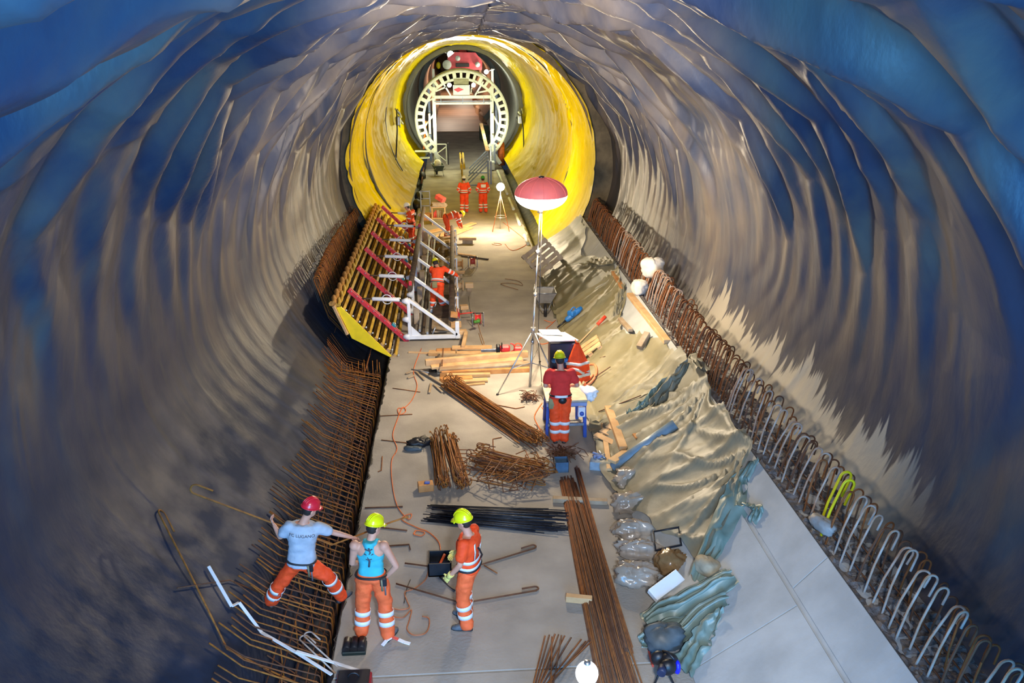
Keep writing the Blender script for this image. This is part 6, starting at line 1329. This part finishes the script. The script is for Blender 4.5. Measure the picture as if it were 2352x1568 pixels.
# details carried by the near workers
def txt(s, J, t, q, size, mat, off, name='print', dx=0):
    cu = bpy.data.curves.new('t', 'FONT'); cu.body = s; cu.size = size; cu.extrude = .001; cu.align_x = 'CENTER'; o = bpy.data.objects.new('t', cu); COL.objects.link(o); bpy.context.view_layer.update()
    me = bpy.data.meshes.new_from_object(o.evaluated_get(bpy.context.evaluated_depsgraph_get())); bpy.data.objects.remove(o); c0, x, y, a, bb = J['row'](q, .17, .12, 0, 0)
    inv = WM[t].inverted()
    for v in me.vertices:
        s_ = v.co.x / .17; v.co = inv @ (c0 + x * (v.co.x + dx) + J['up'] * v.co.y - y * (off - .045 * s_ * s_) + y * v.co.z)
    me.materials.clear(); me.materials.append(mat); me.name = name; return link(name, me, t)
txt('FC LUGANO', JG, JG['t'], .74, .062, m_print, .178)
def on_belt(J, s, mats, cat):
    c0, x, y, a, bb = J['row'](.05, .165, .115, 0, .05); p = c0 + x * a * .75 * s - y * bb * .75
    MB().box(p - Vector((0, 0, .05)), (.09, .05, .13), None, .012).build('tool_pouch', m_black, J['t']); MB().tube([p + x * .02 - Vector((0, 0, .02)), p + x * .02 - Vector((0, 0, .26))], .012, 6).build('pliers', m_galv, J['t'])
    MB().tube([p - x * .02 - y * .02, p - x * .015 - y * .02 - Vector((0, 0, .18))], .016, 6).build('tool_handle', m_film, J['t'])
on_belt(JG, .8, None, None); on_belt(JT, 1.1, None, None)
c0, x, y, a, bb = JR['row'](.03, .165, .115, 0, .04); back_patch(JR, JR['t'], .07, .26, .05, m_band, 'waist_band', .205)
MB().ell(c0 - y * .16 + x * .03 - Vector((0, 0, .07)), (.085, .05, .075), None, 14, 9).build('belt_bag', m_black, JR['t']); MB().box(c0 - x * .18 - y * .08 - Vector((0, 0, .16)), (.13, .06, .24), None, .02).build('side_pouch', M('khaki_pouch', (140, 132, 92), .8), JR['t'])
c0, x, y, a, bb = JF['row'](.0, .165, .115, 0, .03); MB().box(c0 - x * .05 - y * .17 - Vector((0, 0, .08)), (.16, .05, .2), None, .02).build('back_pouch', MATS['khaki_pouch'], JF['t'])
# harness strap and shoulder bands of the orange worker
c0 = JO['shR'] + Vector((0, 0, .06)); st = [JO['row'](q, .18, .13, 0, .03) for q in (.0, .3, .6, .88)]
MB().tube([st[0][0] + st[0][1] * st[0][3] * .8 - st[0][2] * st[0][4] * .6, st[1][0] + st[1][1] * st[1][3] * .4 - st[1][2] * st[1][4], st[2][0] - st[2][1] * st[2][3] * .1 - st[2][2] * st[2][4], st[3][0] - st[3][1] * st[3][3] * .5 - st[3][2] * st[3][4] * .4, st[3][0] - st[3][1] * st[3][3] * .6 + st[3][2] * st[3][4] * .6, st[2][0] - st[2][1] * .02 + st[2][2] * st[2][4], st[1][0] + st[1][1] * st[1][3] * .6 + st[1][2] * st[1][4] * .9], .014, 6).build('cable_strap', m_black, JO['t'])
for s in (-.55, .45): 
    r1, r2, r3 = JO['row'](.84, .175, .105, -.005, .035), JO['row'](.6, .166, .118, 0, .034), JO['row'](.38, .15, .105, 0, .034); mb = MB(); pts = []
    for rr in (r1, r2, r3):
        for e in (-.028, .028): pts.append(rr[0] + rr[1] * (rr[3] * s + e) - rr[2] * rr[4] * .93)
    mb.sheet(pts, 3, 2); solid(mb.build('shoulder_band', m_band, JO['t']), .005)
# emblem on the turquoise top
mb = MB(); c0, x, y, a, bb = JT['row'](.66, .17, .12, 0, 0)
mb.tube([c0 - y * .142 + JT['up'] * z + x * dx for z, dx in ((.13, 0), (.06, .02), (0, -.015), (-.07, .01), (-.15, 0))], .013, 6)
for z, w in ((.09, .05), (.02, .06), (-.05, .04)): mb.tube([c0 - y * .14 + JT['up'] * (z + .02) - x * w, c0 - y * .142 + JT['up'] * z, c0 - y * .14 + JT['up'] * (z + .02) + x * w], .009, 6)
mb.build('back_emblem', m_print, JT['t'])
MB().ell(JT['wrR'] + Vector((-.02, .12, .08)), (.10, .07, .13), None, 14, 9).build('orange_pouch', m_orange, JT['t']) if False else None
